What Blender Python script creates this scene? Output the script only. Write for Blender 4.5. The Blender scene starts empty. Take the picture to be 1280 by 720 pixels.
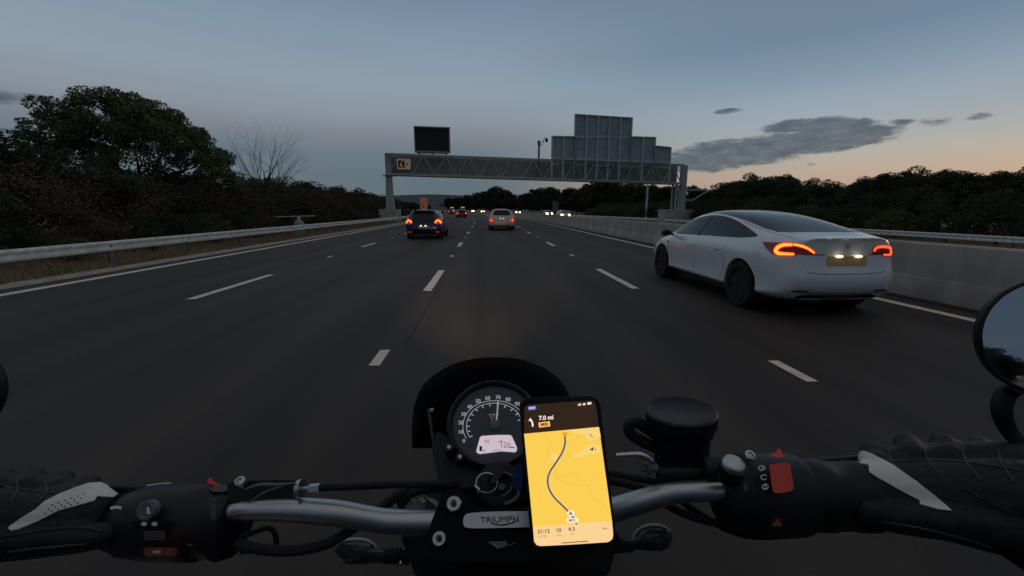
import bpy, bmesh, math, random
import numpy as np
from mathutils import Vector, Matrix
from mathutils.bvhtree import BVHTree
from mathutils.geometry import delaunay_2d_cdt, tessellate_polygon
random.seed(7); rng = np.random.default_rng(11)
S = bpy.context.scene; COL = S.collection
rad = math.radians
V = Vector
# ------------------------------------------------------------------ camera
F = 540.0                       # focal length in pixels of a 1280 px wide frame
PIT, YAW = rad(10.29), rad(3.545)
CT, ST, CP, SP = math.cos(PIT), math.sin(PIT), math.cos(YAW), math.sin(YAW)
RT = V((CP, -SP, 0)); FW = V((SP*CT, CP*CT, -ST)); UP = V((SP*ST, CP*ST, CT))
CAM = V((0, 0, 1.44))
cd = bpy.data.cameras.new('camera'); co = bpy.data.objects.new('camera', cd); COL.objects.link(co)
cd.lens = 36*F/1280; cd.sensor_width = 36; cd.clip_start = .02; cd.clip_end = 9000
co.location = CAM; co.rotation_euler = (math.pi/2-PIT, 0, -YAW); S.camera = co
def K(px, py, d):               # point at a measured depth in front of the rider's chest camera
    return CAM + FW*d + RT*((px-640)/F*d) + UP*((360-py)/F*d)
def ray(px, py): return FW + RT*((px-640)/F) + UP*((360-py)/F)
def gx(px, Y):                  # lateral position of something seen in column px at distance Y, horizon row
    r = ray(px, 262); return r.x/r.y*Y
# ------------------------------------------------------------------ materials
def mat(name, col, rough=.6, metal=0., var=.12, scale=8., bump=0., bscale=60., coat=0., spec=.5, emis=None, es=0., dist=.002, alpha=1):
    m = bpy.data.materials.new(name); m.use_nodes = True
    nt = m.node_tree; b = nt.nodes['Principled BSDF']; L = nt.links
    b.inputs['Roughness'].default_value = rough; b.inputs['Metallic'].default_value = metal
    b.inputs['Coat Weight'].default_value = coat; b.inputs['Specular IOR Level'].default_value = spec
    tc = nt.nodes.new('ShaderNodeTexCoord')
    n = nt.nodes.new('ShaderNodeTexNoise'); n.inputs['Scale'].default_value = scale; n.inputs['Detail'].default_value = 5
    L.new(tc.outputs['Object'], n.inputs['Vector'])
    r = nt.nodes.new('ShaderNodeValToRGB'); L.new(n.outputs['Fac'], r.inputs[0])
    r.color_ramp.elements[0].position = .3; r.color_ramp.elements[1].position = .7
    r.color_ramp.elements[0].color = [c*(1-var) for c in col]+[1]; r.color_ramp.elements[1].color = [min(1, c*(1+var)) for c in col]+[1]
    L.new(r.outputs[0], b.inputs['Base Color'])
    if bump:
        n2 = nt.nodes.new('ShaderNodeTexNoise'); n2.inputs['Scale'].default_value = bscale; n2.inputs['Detail'].default_value = 4
        L.new(tc.outputs['Object'], n2.inputs['Vector'])
        bp = nt.nodes.new('ShaderNodeBump'); bp.inputs['Strength'].default_value = bump; bp.inputs['Distance'].default_value = dist
        L.new(n2.outputs['Fac'], bp.inputs['Height']); L.new(bp.outputs[0], b.inputs['Normal'])
    if emis:
        b.inputs['Emission Color'].default_value = list(emis)+[1]; b.inputs['Emission Strength'].default_value = es
    return m
def srgb(r, g, b): return tuple(((c/255)/12.92 if c/255 <= .04045 else ((c/255+.055)/1.055)**2.4) for c in (r, g, b))
M = {}
M['rubber'] = mat('black rubber', (.012, .012, .013), .8, bump=.3)
M['plastic'] = mat('black plastic', (.007, .0075, .009), .5, spec=.35, bump=.15, bscale=400, dist=.0004)
M['clamp'] = mat('black cast clamp', (.007, .0075, .009), .65, spec=.12)
M['plastic_soft'] = mat('blue black plastic', (.010, .0115, .016), .45, spec=.35, bump=.15, bscale=500, dist=.0004)
M['screen_dark'] = mat('smoked windscreen', (.002, .002, .0025), .45, spec=.12)
M['alu'] = mat('brushed aluminium', (.50, .53, .57), .38, metal=1, var=.08, bump=.08, bscale=200, dist=.0003)
M['steel'] = mat('bright steel', (.62, .62, .62), .25, metal=1, var=.06)
M['pod'] = mat('smoked indicator lens', (.030, .033, .038), .28, coat=.5)
M['pod_rim'] = mat('indicator reflector edge', (.42, .42, .44), .4)
M['pale_plastic'] = mat('grey plastic', (.13, .14, .15), .5)
M['red_plastic'] = mat('red switch plastic', (.85, .09, .06), .45)
M['red_dark'] = mat('dark red plastic', (.42, .02, .018), .5)
M['leather'] = mat('black glove leather', (.010, .0105, .012), .6, spec=.35, bump=.9, bscale=38, dist=.006)
M['seam_leather'] = mat('raised glove seam', (.030, .032, .036), .5, bump=.4, bscale=300)
M['glove_grey'] = mat('pale grey glove panel', (.74, .70, .67), .75, bump=.5, bscale=160, dist=.001)
M['jacket'] = mat('black textile jacket', (.012, .012, .014), .85, bump=.6, bscale=250, dist=.001)
M['helmet'] = mat('black helmet', (.01, .01, .012), .2, coat=.5)
M['mark'] = mat('pale print', (.5, .52, .54), .6, emis=(.8, .86, .92), es=.05)
M['dial_mark'] = mat('backlit print', (.4, .42, .44), .6, emis=(.8, .86, .92), es=.30)
M['blue_fabric'] = mat('blue key tag', (.01, .045, .19), .75, bump=.3)
M['mirror'] = mat('mirror glass', (.62, .66, .72), .01, metal=1, var=.02)
M['dial'] = mat('dial face', (.03, .042, .052), .55, emis=(.02, .03, .038), es=.12)
M['phone_black'] = mat('phone case', (.008, .008, .009), .45)
M['tyre'] = mat('tyre', (.012, .012, .012), .85, bump=.4, bscale=80)
M['rim_dark'] = mat('dark alloy', (.075, .077, .082), .4, metal=.6)
M['rim_silver'] = mat('silver alloy', (.35, .36, .38), .35, metal=.8)
M['glass'] = mat('tinted car glass', (.012, .020, .025), .10, spec=.32, var=.05)
M['trim'] = mat('black trim', (.008, .008, .009), .5)
M['white_paint'] = mat('white car paint', (.86, .87, .88), .26, var=.012, coat=.9, scale=2)
M['silver_paint'] = mat('pale silver paint', (.62, .57, .53), .35, var=.03, coat=.5, scale=3)
M['blue_paint'] = mat('deep blue paint', (.006, .008, .10), .3, var=.05, coat=.8)
M['red_paint'] = mat('dull red paint', (.09, .012, .01), .35, coat=.5)
M['grey_paint'] = mat('dark grey paint', (.05, .052, .056), .35, coat=.5)
M['plate'] = mat('yellow number plate', (.34, .25, .12), .5, emis=(.62, .40, .16), es=.05)
M['plate_front'] = mat('white number plate', (.5, .5, .48), .5)
M['tail_core'] = mat('lit tail lamp core', (.3, .03, .01), .4, emis=(1, .13, .012), es=4.5)
M['tail_lens'] = mat('red lamp lens', (.30, .012, .01), .25, emis=(1, .03, .012), es=.38)
M['tail_core2'] = mat('lit tail lamp guide', (.3, .03, .01), .4, emis=(1, .07, .02), es=3.0)
M['tail_glow'] = mat('lit tail lamp lens', (.35, .01, .008), .25, emis=(1, .03, .010), es=.95)
M['tail_dim'] = mat('dark red lens', (.10, .008, .008), .2, coat=.6, emis=(1, .02, .01), es=.035)
M['reflector'] = mat('red reflector', (.35, .02, .02), .3, emis=(1, .05, .03), es=.35)
M['plate_lamp'] = mat('number plate lamp', (.8, .75, .6), .5, emis=(1, .86, .55), es=1.9)
M['head'] = mat('lit headlamp', (.9, .85, .6), .4, emis=(1, .70, .22), es=7)
M['head_cool'] = mat('lit cool headlamp', (.9, .9, .8), .4, emis=(1, .72, .26), es=14)
M['tail_far'] = mat('lit far tail lamp', (.5, .02, .01), .4, emis=(1, .07, .02), es=7)
def concrete_mat():
    m = mat('barrier concrete', (.47, .42, .385), .9, var=.10, scale=1.3, bump=.5, bscale=30, dist=.004); nt = m.node_tree; L = nt.links; N = nt.nodes.new; b = nt.nodes['Principled BSDF']
    src = b.inputs['Base Color'].links[0].from_socket; tc = [n for n in nt.nodes if n.bl_idname == 'ShaderNodeTexCoord'][0]
    mp = N('ShaderNodeMapping'); mp.inputs['Scale'].default_value = (2, 2.2, .5); L.new(tc.outputs['Object'], mp.inputs[0])
    n = N('ShaderNodeTexNoise'); n.inputs['Scale'].default_value = 1.4; n.inputs['Detail'].default_value = 6; L.new(mp.outputs[0], n.inputs['Vector'])
    mr = N('ShaderNodeMapRange'); L.new(n.outputs['Fac'], mr.inputs[0]); mr.inputs[1].default_value = .38; mr.inputs[2].default_value = .68; mr.inputs[3].default_value = .80; mr.inputs[4].default_value = 1.08
    vm = N('ShaderNodeVectorMath'); vm.operation = 'SCALE'; L.new(src, vm.inputs[0]); L.new(mr.outputs[0], vm.inputs['Scale']); L.new(vm.outputs[0], b.inputs['Base Color']); return m
M['concrete'] = concrete_mat()
M['concrete_plain'] = mat('barrier concrete', (.40, .365, .34), .9, var=.12, scale=1.3, bump=.5, bscale=30, dist=.004)
M['base_concrete'] = mat('plinth concrete', (.48, .45, .42), .9, var=.15, scale=2, bump=.4, bscale=20)
M['galv'] = mat('galvanised steel', (.66, .68, .65), .5, metal=.1, var=.22, scale=5, bump=.2, bscale=20)
M['galv_dull'] = mat('weathered galvanised steel', (.13, .15, .155), .6, metal=.2, var=.2, scale=4)
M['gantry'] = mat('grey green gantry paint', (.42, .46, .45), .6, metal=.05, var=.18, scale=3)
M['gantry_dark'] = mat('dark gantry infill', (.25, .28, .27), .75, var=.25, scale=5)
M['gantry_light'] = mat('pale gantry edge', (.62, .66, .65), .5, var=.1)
M['panel'] = mat('sign board back', (.36, .44, .44), .6, metal=.15, var=.16, scale=1.5)
M['rib'] = mat('aluminium sign rail', (.60, .66, .66), .5, metal=.1, var=.1)
M['screen_off'] = mat('unlit matrix display', (.010, .011, .012), .6)
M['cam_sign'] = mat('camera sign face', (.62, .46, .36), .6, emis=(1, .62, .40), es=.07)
M['sign_black'] = mat('sign black', (.012, .01, .01), .6)
M['orange_sign'] = mat('orange red sign', (.75, .09, .03), .5, emis=(1, .12, .04), es=.12)  # emission brightens the symbol a little; the sign has no lamp
M['pink_sign'] = mat('faded sign face', (.5, .3, .28), .6, emis=(1, .5, .45), es=.05)  # small glow added to lift the dark panel, which is unlit
M['post'] = mat('pale post', (.32, .30, .28), .8, var=.2)
M['bark'] = mat('bark', (.045, .038, .03), .9, bump=.6, bscale=15, dist=.02)
def leaf_mat(name, c1, c2):
    m = bpy.data.materials.new(name); m.use_nodes = True; nt = m.node_tree; L = nt.links; b = nt.nodes['Principled BSDF']
    b.inputs['Roughness'].default_value = .7; b.inputs['Specular IOR Level'].default_value = .25
    tc = nt.nodes.new('ShaderNodeTexCoord'); n = nt.nodes.new('ShaderNodeTexNoise'); n.inputs['Scale'].default_value = .9; n.inputs['Detail'].default_value = 6
    L.new(tc.outputs['Object'], n.inputs['Vector'])
    oi = nt.nodes.new('ShaderNodeObjectInfo'); ad = nt.nodes.new('ShaderNodeMath'); ad.operation = 'MULTIPLY_ADD'
    L.new(oi.outputs['Random'], ad.inputs[0]); ad.inputs[1].default_value = .3; L.new(n.outputs['Fac'], ad.inputs[2])
    r = nt.nodes.new('ShaderNodeValToRGB'); L.new(ad.outputs[0], r.inputs[0])
    r.color_ramp.elements[0].position = .4; r.color_ramp.elements[1].position = .9
    r.color_ramp.elements[0].color = list(c1)+[1]; r.color_ramp.elements[1].color = list(c2)+[1]
    L.new(r.outputs[0], b.inputs['Base Color'])
    return m
M['leaf'] = leaf_mat('dark foliage', (.034, .050, .022), (.060, .078, .036))
M['leaf_big'] = leaf_mat('broadleaf foliage', (.070, .110, .038), (.115, .160, .060))
M['leaf_brown'] = leaf_mat('brownish foliage', (.075, .058, .036), (.125, .085, .050))
M['leaf_rust'] = leaf_mat('rust foliage', (.10, .045, .022), (.18, .075, .03))
M['leaf_olive'] = leaf_mat('olive foliage', (.055, .072, .022), (.11, .125, .035))
M['leaf_far'] = leaf_mat('distant foliage', (.020, .032, .016), (.034, .048, .022))
M['dry_grass'] = leaf_mat('dry grass', (.24, .175, .10), (.42, .31, .19))
M['flower'] = leaf_mat('yellow blooms', (.20, .17, .02), (.34, .27, .03))
# ------------------------------------------------------------------ object helpers
def link(o, parent=None):
    COL.objects.link(o)
    if parent is not None:
        o.parent = parent
        if parent.get('world_built'): o.location = -parent.location
    return o
def tag(o, label=None, cat=None, group=None, kind=None):
    if label: o['label'] = label
    if cat: o['category'] = cat
    if group: o['group'] = group
    if kind: o['kind'] = kind
    return o
def thing(name, label, cat, loc=(0, 0, 0), rz=0, group=None, world=False):
    o = bpy.data.objects.new(name, None); o.empty_display_size = .2; COL.objects.link(o)
    o.location = loc; o.rotation_euler = (0, 0, rz)
    if world: o['world_built'] = 1
    return tag(o, label, cat, group)
def copy_tree(o, parent=None):
    c = o.copy(); COL.objects.link(c)
    if parent is not None: c.parent = parent
    for ch in [x for x in COL.objects if x.parent == o]: copy_tree(ch, c)
    return c
class MB:
    def __init__(s): s.v = []; s.f = []
    def add(s, vs, fs):
        n = len(s.v); s.v += [tuple(v) for v in vs]; s.f += [tuple(i+n for i in f) for f in fs]; return s
    def box(s, c, d, mx=None):
        c = V(c); hx, hy, hz = d[0]/2, d[1]/2, d[2]/2
        vs = [V((x, y, z))+c for x in (-hx, hx) for y in (-hy, hy) for z in (-hz, hz)]
        if mx is not None: vs = [mx @ v for v in vs]
        return s.add(vs, [(0, 1, 3, 2), (4, 6, 7, 5), (0, 4, 5, 1), (2, 3, 7, 6), (0, 2, 6, 4), (1, 5, 7, 3)])
    def beam(s, a, b, w, h=None, up=(0, 0, 1)):
        a, b = V(a), V(b); h = h or w; d = (b-a).normalized(); u = V(up)
        if abs(d.dot(u)) > .95: u = V((0, 1, 0))
        x = d.cross(u).normalized(); y = x.cross(d).normalized()
        vs = [p + x*i*w/2 + y*j*h/2 for p in (a, b) for i, j in ((-1, -1), (1, -1), (1, 1), (-1, 1))]
        return s.add(vs, [(0, 1, 2, 3), (7, 6, 5, 4), (0, 4, 5, 1), (1, 5, 6, 2), (2, 6, 7, 3), (3, 7, 4, 0)])
    def tube(s, pts, r, n=10, cap=True):
        pts = [V(p) for p in pts]; m = len(pts)
        rs = r if isinstance(r, (list, tuple)) else [r]*m
        n0 = len(s.v); prev = None
        for i, p in enumerate(pts):
            d = (pts[min(i+1, m-1)]-pts[max(i-1, 0)])
            d = d.normalized() if d.length > 1e-9 else V((0, 0, 1))
            if prev is None:
                a = V((0, 0, 1)) if abs(d.z) < .9 else V((1, 0, 0)); x = d.cross(a).normalized()
            else: x = (prev - d*prev.dot(d)).normalized()
            prev = x; y = d.cross(x)
            s.v += [tuple(p + (x*math.cos(t)+y*math.sin(t))*rs[i]) for t in [2*math.pi*k/n for k in range(n)]]
        for i in range(m-1):
            for k in range(n):
                a = n0+i*n+k; b = n0+i*n+(k+1) % n; s.f.append((a, b, b+n, a+n))
        if cap: s.f.append(tuple(n0+k for k in range(n))[::-1]); s.f.append(tuple(n0+(m-1)*n+k for k in range(n)))
        return s
    def lathe(s, prof, mx, n=32):        # profile of (radius, z) round the matrix's z axis
        n0 = len(s.v); m = len(prof)
        for r, z in prof:
            for k in range(n):
                t = 2*math.pi*k/n; s.v.append(tuple(mx @ V((r*math.cos(t), r*math.sin(t), z))))
        for i in range(m-1):
            for k in range(n):
                a = n0+i*n+k; b = n0+i*n+(k+1) % n; s.f.append((a, b, b+n, a+n))
        s.f.append(tuple(n0+k for k in range(n))[::-1]); s.f.append(tuple(n0+(m-1)*n+k for k in range(n)))
        return s
    def prism(s, poly, fa, fb):          # fa, fb map a 2D point to 3D on the two faces
        n = len(poly); vs = [fa(*p) for p in poly]+[fb(*p) for p in poly]
        tr = tessellate_polygon([[V((p[0], p[1], 0)) for p in poly]])
        fs = [tuple(t) for t in tr]+[tuple(i+n for i in t[::-1]) for t in tr]+[(i, (i+1) % n, (i+1) % n+n, i+n) for i in range(n)]
        return s.add(vs, fs)
    def ball(s, c, r, n=10, sc=(1, 1, 1), mx=None):
        c = V(c); vs = []; fs = []
        m = mx or Matrix.Identity(3)
        for i in range(n+1):
            t = math.pi*i/n
            for k in range(2*n):
                a = math.pi*k/n; vs.append(c + m @ V((math.sin(t)*math.cos(a)*r*sc[0], math.sin(t)*math.sin(a)*r*sc[1], math.cos(t)*r*sc[2])))
        for i in range(n):
            for k in range(2*n):
                a = i*2*n+k; b = i*2*n+(k+1) % (2*n); fs.append((a, a+2*n, b+2*n, b))
        return s.add(vs, fs)
    def build(s, name, m, parent=None, smooth=None, bevel=0, fixn=True):
        me = bpy.data.meshes.new(name); me.from_pydata(s.v, [], s.f); me.update()
        if fixn or smooth:
            bm = bmesh.new(); bm.from_mesh(me)
            if smooth: bmesh.ops.remove_doubles(bm, verts=bm.verts, dist=1e-6)
            if fixn: bmesh.ops.recalc_face_normals(bm, faces=bm.faces)
            bm.to_mesh(me); bm.free()
        if smooth:
            me.shade_smooth(); me.set_sharp_from_angle(angle=rad(smooth))
        me.materials.append(M[m] if isinstance(m, str) else m)
        o = bpy.data.objects.new(name, me); link(o, parent)
        if bevel:
            b = o.modifiers.new('b', 'BEVEL'); b.width = bevel; b.segments = 2; b.limit_method = 'ANGLE'; b.angle_limit = rad(40)
        return o
def smoothcurve(pts, k=6):               # Catmull-Rom through points (any length tuples)
    P = [np.array(p, float) for p in pts]; P = [2*P[0]-P[1]]+P+[2*P[-1]-P[-2]]; out = []
    for i in range(1, len(P)-2):
        for j in range(k):
            t = j/k; a, b, c, d = P[i-1:i+3]
            out.append(.5*((2*b)+(c-a)*t+(2*a-5*b+4*c-d)*t*t+(3*b-a-3*c+d)*t**3))
    out.append(P[-2]); return [tuple(p) for p in out]
def grid_mesh(name, xs, ys, zf, m, kind=None, xoff=None, parent=None):
    b = MB(); nx = len(xs)
    b.v = [(x+(xoff(y) if xoff else 0), y, zf(x, y)) for y in ys for x in xs]
    b.f = [(j*nx+i, j*nx+i+1, (j+1)*nx+i+1, (j+1)*nx+i) for j in range(len(ys)-1) for i in range(nx-1)]
    o = b.build(name, m, parent, fixn=False)
    if kind: o['kind'] = kind
    return o
FONT = None
def text_polys(txt, bold=0):             # flat triangulated glyphs of height about 1
    cu = bpy.data.curves.new('t', 'FONT'); cu.body = txt; cu.size = 1.0; cu.offset = bold; cu.align_x = 'CENTER'; cu.align_y = 'CENTER'; cu.resolution_u = 3
    ob = bpy.data.objects.new('t', cu); COL.objects.link(ob)
    dg = bpy.context.evaluated_depsgraph_get(); me = bpy.data.meshes.new_from_object(ob.evaluated_get(dg))
    vs = [(v.co.x, v.co.y) for v in me.vertices]; fs = [tuple(p.vertices) for p in me.polygons]
    bpy.data.objects.remove(ob); bpy.data.meshes.remove(me); bpy.data.curves.remove(cu)
    return vs, fs
# ------------------------------------------------------------------ world and light
SUN_EL, SUN_AZ = 1.0, 62.0
w = bpy.data.worlds.new('World'); S.world = w; w.use_nodes = True
nt = w.node_tree; L = nt.links; bg = nt.nodes['Background']; N = nt.nodes.new
def math_(op, a, b=None, c=None):
    n = N('ShaderNodeMath'); n.operation = op
    for i, x in enumerate((a, b, c)):
        if x is None: continue
        if isinstance(x, (int, float)): n.inputs[i].default_value = x
        else: L.new(x, n.inputs[i])
    return n.outputs[0]
sky = N('ShaderNodeTexSky'); sky.sky_type = 'NISHITA'; sky.sun_disc = False
sky.sun_elevation = rad(SUN_EL); sky.sun_rotation = rad(SUN_AZ); sky.air_density = 1.0; sky.dust_density = 1.0; sky.ozone_density = 3.0
tc = N('ShaderNodeTexCoord'); sep = N('ShaderNodeSeparateXYZ'); L.new(tc.outputs['Generated'], sep.inputs[0])
X_, Y_, Z_ = sep.outputs
elev = math_('ARCSINE', Z_); az = math_('ARCTAN2', X_, Y_)      # radians, azimuth 0 = along the road, + to the right
eld = math_('MULTIPLY', elev, 57.29578); azd = math_('MULTIPLY', az, 57.29578)
def ramp(fac, stops, interp='EASE'):
    r = N('ShaderNodeValToRGB'); L.new(fac, r.inputs[0]); r.color_ramp.interpolation = interp
    e = r.color_ramp.elements
    while len(e) < len(stops): e.new(.5)
    for q, (p, c) in zip(e, stops): q.position = p; q.color = list(c)+[1]
    return r.outputs[0]
ef = math_('MULTIPLY', eld, 1/60)
blue = ramp(ef, [(0, srgb(93, 108, 117)), (.067, srgb(95, 112, 122)), (.108, srgb(104, 119, 131)), (.14, srgb(121, 128, 138)), (.18, srgb(137, 146, 155)), (.24, srgb(141, 158, 170)), (.327, srgb(129, 149, 168)), (.40, srgb(111, 134, 156)), (.62, srgb(106, 115, 123)), (1, srgb(132, 131, 130))], 'LINEAR')
warm = ramp(ef, [(0, srgb(184, 148, 130)), (.065, srgb(186, 166, 148)), (.10, srgb(176, 172, 163)), (.128, srgb(163, 169, 170)), (.18, srgb(149, 164, 177)), (.235, srgb(124, 147, 166)), (.285, srgb(106, 131, 152)), (.62, srgb(106, 115, 123)), (1, srgb(132, 131, 130))], 'LINEAR')
# warmth grows towards the sunset side
dA = math_('COSINE', math_('SUBTRACT', az, rad(SUN_AZ-10)))
wf = N('ShaderNodeMapRange'); wf.interpolation_type = 'SMOOTHSTEP'; L.new(dA, wf.inputs[0]); wf.inputs[1].default_value = .60; wf.inputs[2].default_value = 1.01
def mixc(f, a, b, mode='MIX'):
    n = N('ShaderNodeMix'); n.data_type = 'RGBA'; n.blend_type = mode
    for s_, x in ((n.inputs[0], f), (n.inputs[6], a), (n.inputs[7], b)):
        if isinstance(x, (int, float)): s_.default_value = x
        elif isinstance(x, tuple): s_.default_value = list(x)+[1]
        else: L.new(x, s_)
    return n.outputs[2]
veil = mixc(wf.outputs[0], blue, warm)
# soft mauve streaks of thin cloud
cmb = N('ShaderNodeCombineXYZ'); L.new(math_('MULTIPLY', azd, .035), cmb.inputs[0]); L.new(math_('MULTIPLY', eld, .16), cmb.inputs[1])
n1 = N('ShaderNodeTexNoise'); n1.inputs['Scale'].default_value = 1.0; n1.inputs['Detail'].default_value = 4; L.new(cmb.outputs[0], n1.inputs['Vector'])
st = N('ShaderNodeMapRange'); L.new(n1.outputs['Fac'], st.inputs[0]); st.inputs[1].default_value = .42; st.inputs[2].default_value = .72; st.inputs[4].default_value = .16
veil = mixc(st.outputs[0], veil, srgb(132, 130, 142))
# dark low clouds, placed by direction in the sky
cmb2 = N('ShaderNodeCombineXYZ'); L.new(math_('MULTIPLY', azd, .42), cmb2.inputs[0]); L.new(math_('MULTIPLY', eld, 1.5), cmb2.inputs[1])
n2 = N('ShaderNodeTexNoise'); n2.inputs['Scale'].default_value = 1.0; n2.inputs['Detail'].default_value = 8; n2.inputs['Roughness'].default_value = .66; L.new(cmb2.outputs[0], n2.inputs['Vector'])
def pxdir(px, py):
    r = ray(px, py).normalized(); return math.degrees(math.atan2(r.x, r.y)), math.degrees(math.asin(r.z))
mask = None
for (px, py, sx, sy, am) in [(925, 190, 80, 15, 1.15), (880, 200, 58, 13, 1.1), (985, 181, 100, 13, 1.15), (1045, 171, 70, 14, 1.15), (1010, 156, 60, 8, .95), (1040, 158, 48, 9, 1.0), (912, 139, 17, 3.2, .62), (1125, 153, 16, 4, .5), (1168, 152, 20, 5, .42), (1225, 146, 16, 4, .50), (1012, 205, 7, 3, .3), (850, 206, 40, 9, .8), (4, 122, 22, 8, .75), (45, 126, 26, 7, .5)]:
    a0, e0 = pxdir(px, py); a1, e1 = pxdir(px+sx, py); a2, e2 = pxdir(px, py-sy)
    sA, sE = abs(a1-a0), abs(e2-e0)
    u = math_('DIVIDE', math_('SUBTRACT', azd, a0), sA); v = math_('DIVIDE', math_('SUBTRACT', eld, e0), sE)
    d = math_('SUBTRACT', am, math_('MULTIPLY', math_('ADD', math_('MULTIPLY', u, u), math_('MULTIPLY', v, v)), am*.62))
    mask = d if mask is None else math_('SMOOTH_MAX', mask, d, .15)
mask = math_('MAXIMUM', mask, -1.0)
cf = math_('ADD', mask, math_('MULTIPLY', math_('SUBTRACT', n2.outputs['Fac'], .42), 1.7))
cr = N('ShaderNodeMapRange'); cr.interpolation_type = 'SMOOTHSTEP'; L.new(cf, cr.inputs[0]); cr.inputs[1].default_value = .12; cr.inputs[2].default_value = .70; cr.inputs[4].default_value = .95
ccn = N('ShaderNodeMapRange'); L.new(n2.outputs['Fac'], ccn.inputs[0]); ccn.inputs[1].default_value = .62; ccn.inputs[2].default_value = .36
ccol = mixc(ccn.outputs[0], srgb(76, 88, 100), srgb(104, 112, 119))
veil = mixc(cr.outputs[0], veil, ccol)
# heavier banded cloud away from the sunset, behind the rider
bk = N('ShaderNodeMapRange'); bk.interpolation_type = 'SMOOTHSTEP'; L.new(Y_, bk.inputs[0]); bk.inputs[1].default_value = .25; bk.inputs[2].default_value = -.35
cmb3 = N('ShaderNodeCombineXYZ'); L.new(math_('MULTIPLY', azd, .02), cmb3.inputs[0]); L.new(math_('MULTIPLY', eld, .22), cmb3.inputs[1])
n3 = N('ShaderNodeTexNoise'); n3.inputs['Detail'].default_value = 5; n3.inputs['Scale'].default_value = 1; L.new(cmb3.outputs[0], n3.inputs['Vector'])
lowm = N('ShaderNodeMapRange'); L.new(eld, lowm.inputs[0]); lowm.inputs[1].default_value = 50; lowm.inputs[2].default_value = 25
veil = mixc(math_('MULTIPLY', bk.outputs[0], lowm.outputs[0]), veil, mixc(n3.outputs['Fac'], srgb(48, 62, 78), srgb(92, 104, 116)))
skyc = mixc(1.0, veil, mixc(.012, (0, 0, 0), sky.outputs[0]), 'ADD')
L.new(skyc, bg.inputs[0]); bg.inputs[1].default_value = 1.0
sd = bpy.data.lights.new('sunset_light', 'SUN'); so = bpy.data.objects.new('sunset_light', sd); COL.objects.link(so)
sd.energy = .10; sd.angle = rad(12); sd.color = (1, .72, .52)
dirv = V((math.sin(rad(SUN_AZ))*math.cos(rad(4)), math.cos(rad(SUN_AZ))*math.cos(rad(4)), math.sin(rad(4))))
so.rotation_euler = dirv.to_track_quat('Z', 'Y').to_euler()
S.view_settings.view_transform = 'Standard'; S.view_settings.look = 'None'; S.view_settings.gamma = 1; S.view_settings.exposure = 0
# ------------------------------------------------------------------ the setting
def off(y):                      # the road runs straight, then bends gently left
    if y < 40: return 0.0
    if y < 90: return -.001*(y-40)**2
    return -2.5 - .1*(y-90)
def zcross(x):                   # ground level across the motorway (before the bend offset)
    if x < -40: return 1.2
    if x < -18: return .4+(-18-x)/22*.8
    if x < -11: return -.1+(-11-x)/7*.5
    if x < -8.9: return -.02-(-8.9-x)/2.1*.08
    if x < 8.6: return -.02
    if x < 24.5: return -.02-(x-8.6)*.037
    if x < 30: return -.61
    return -.61+min((x-30)*.03, 1.2)
ys = [-900, -400, -200, -120]+list(range(-80, 200, 5))+list(range(200, 420, 20))+[450, 520, 600, 750, 950, 1300, 2000, 3500, 6000]
xs = [-4000, -1500, -500, -200, -80, -40, -30, -22, -18, -15, -13, -11.8, -11, -10.3, -9.7, -8.9, 0, 7, 8.6, 12, 16, 20, 24.5, 26, 30, 40, 80, 200, 500, 1500, 4000]
def gmat():
    m = mat('dry verge ground', (.26, .19, .125), .95, var=.35, scale=1.2, bump=.8, bscale=9, dist=.04); return m
M['ground'] = gmat()
grid_mesh('ground', xs, ys, lambda x, y: zcross(x), 'ground', 'structure', off)
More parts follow.
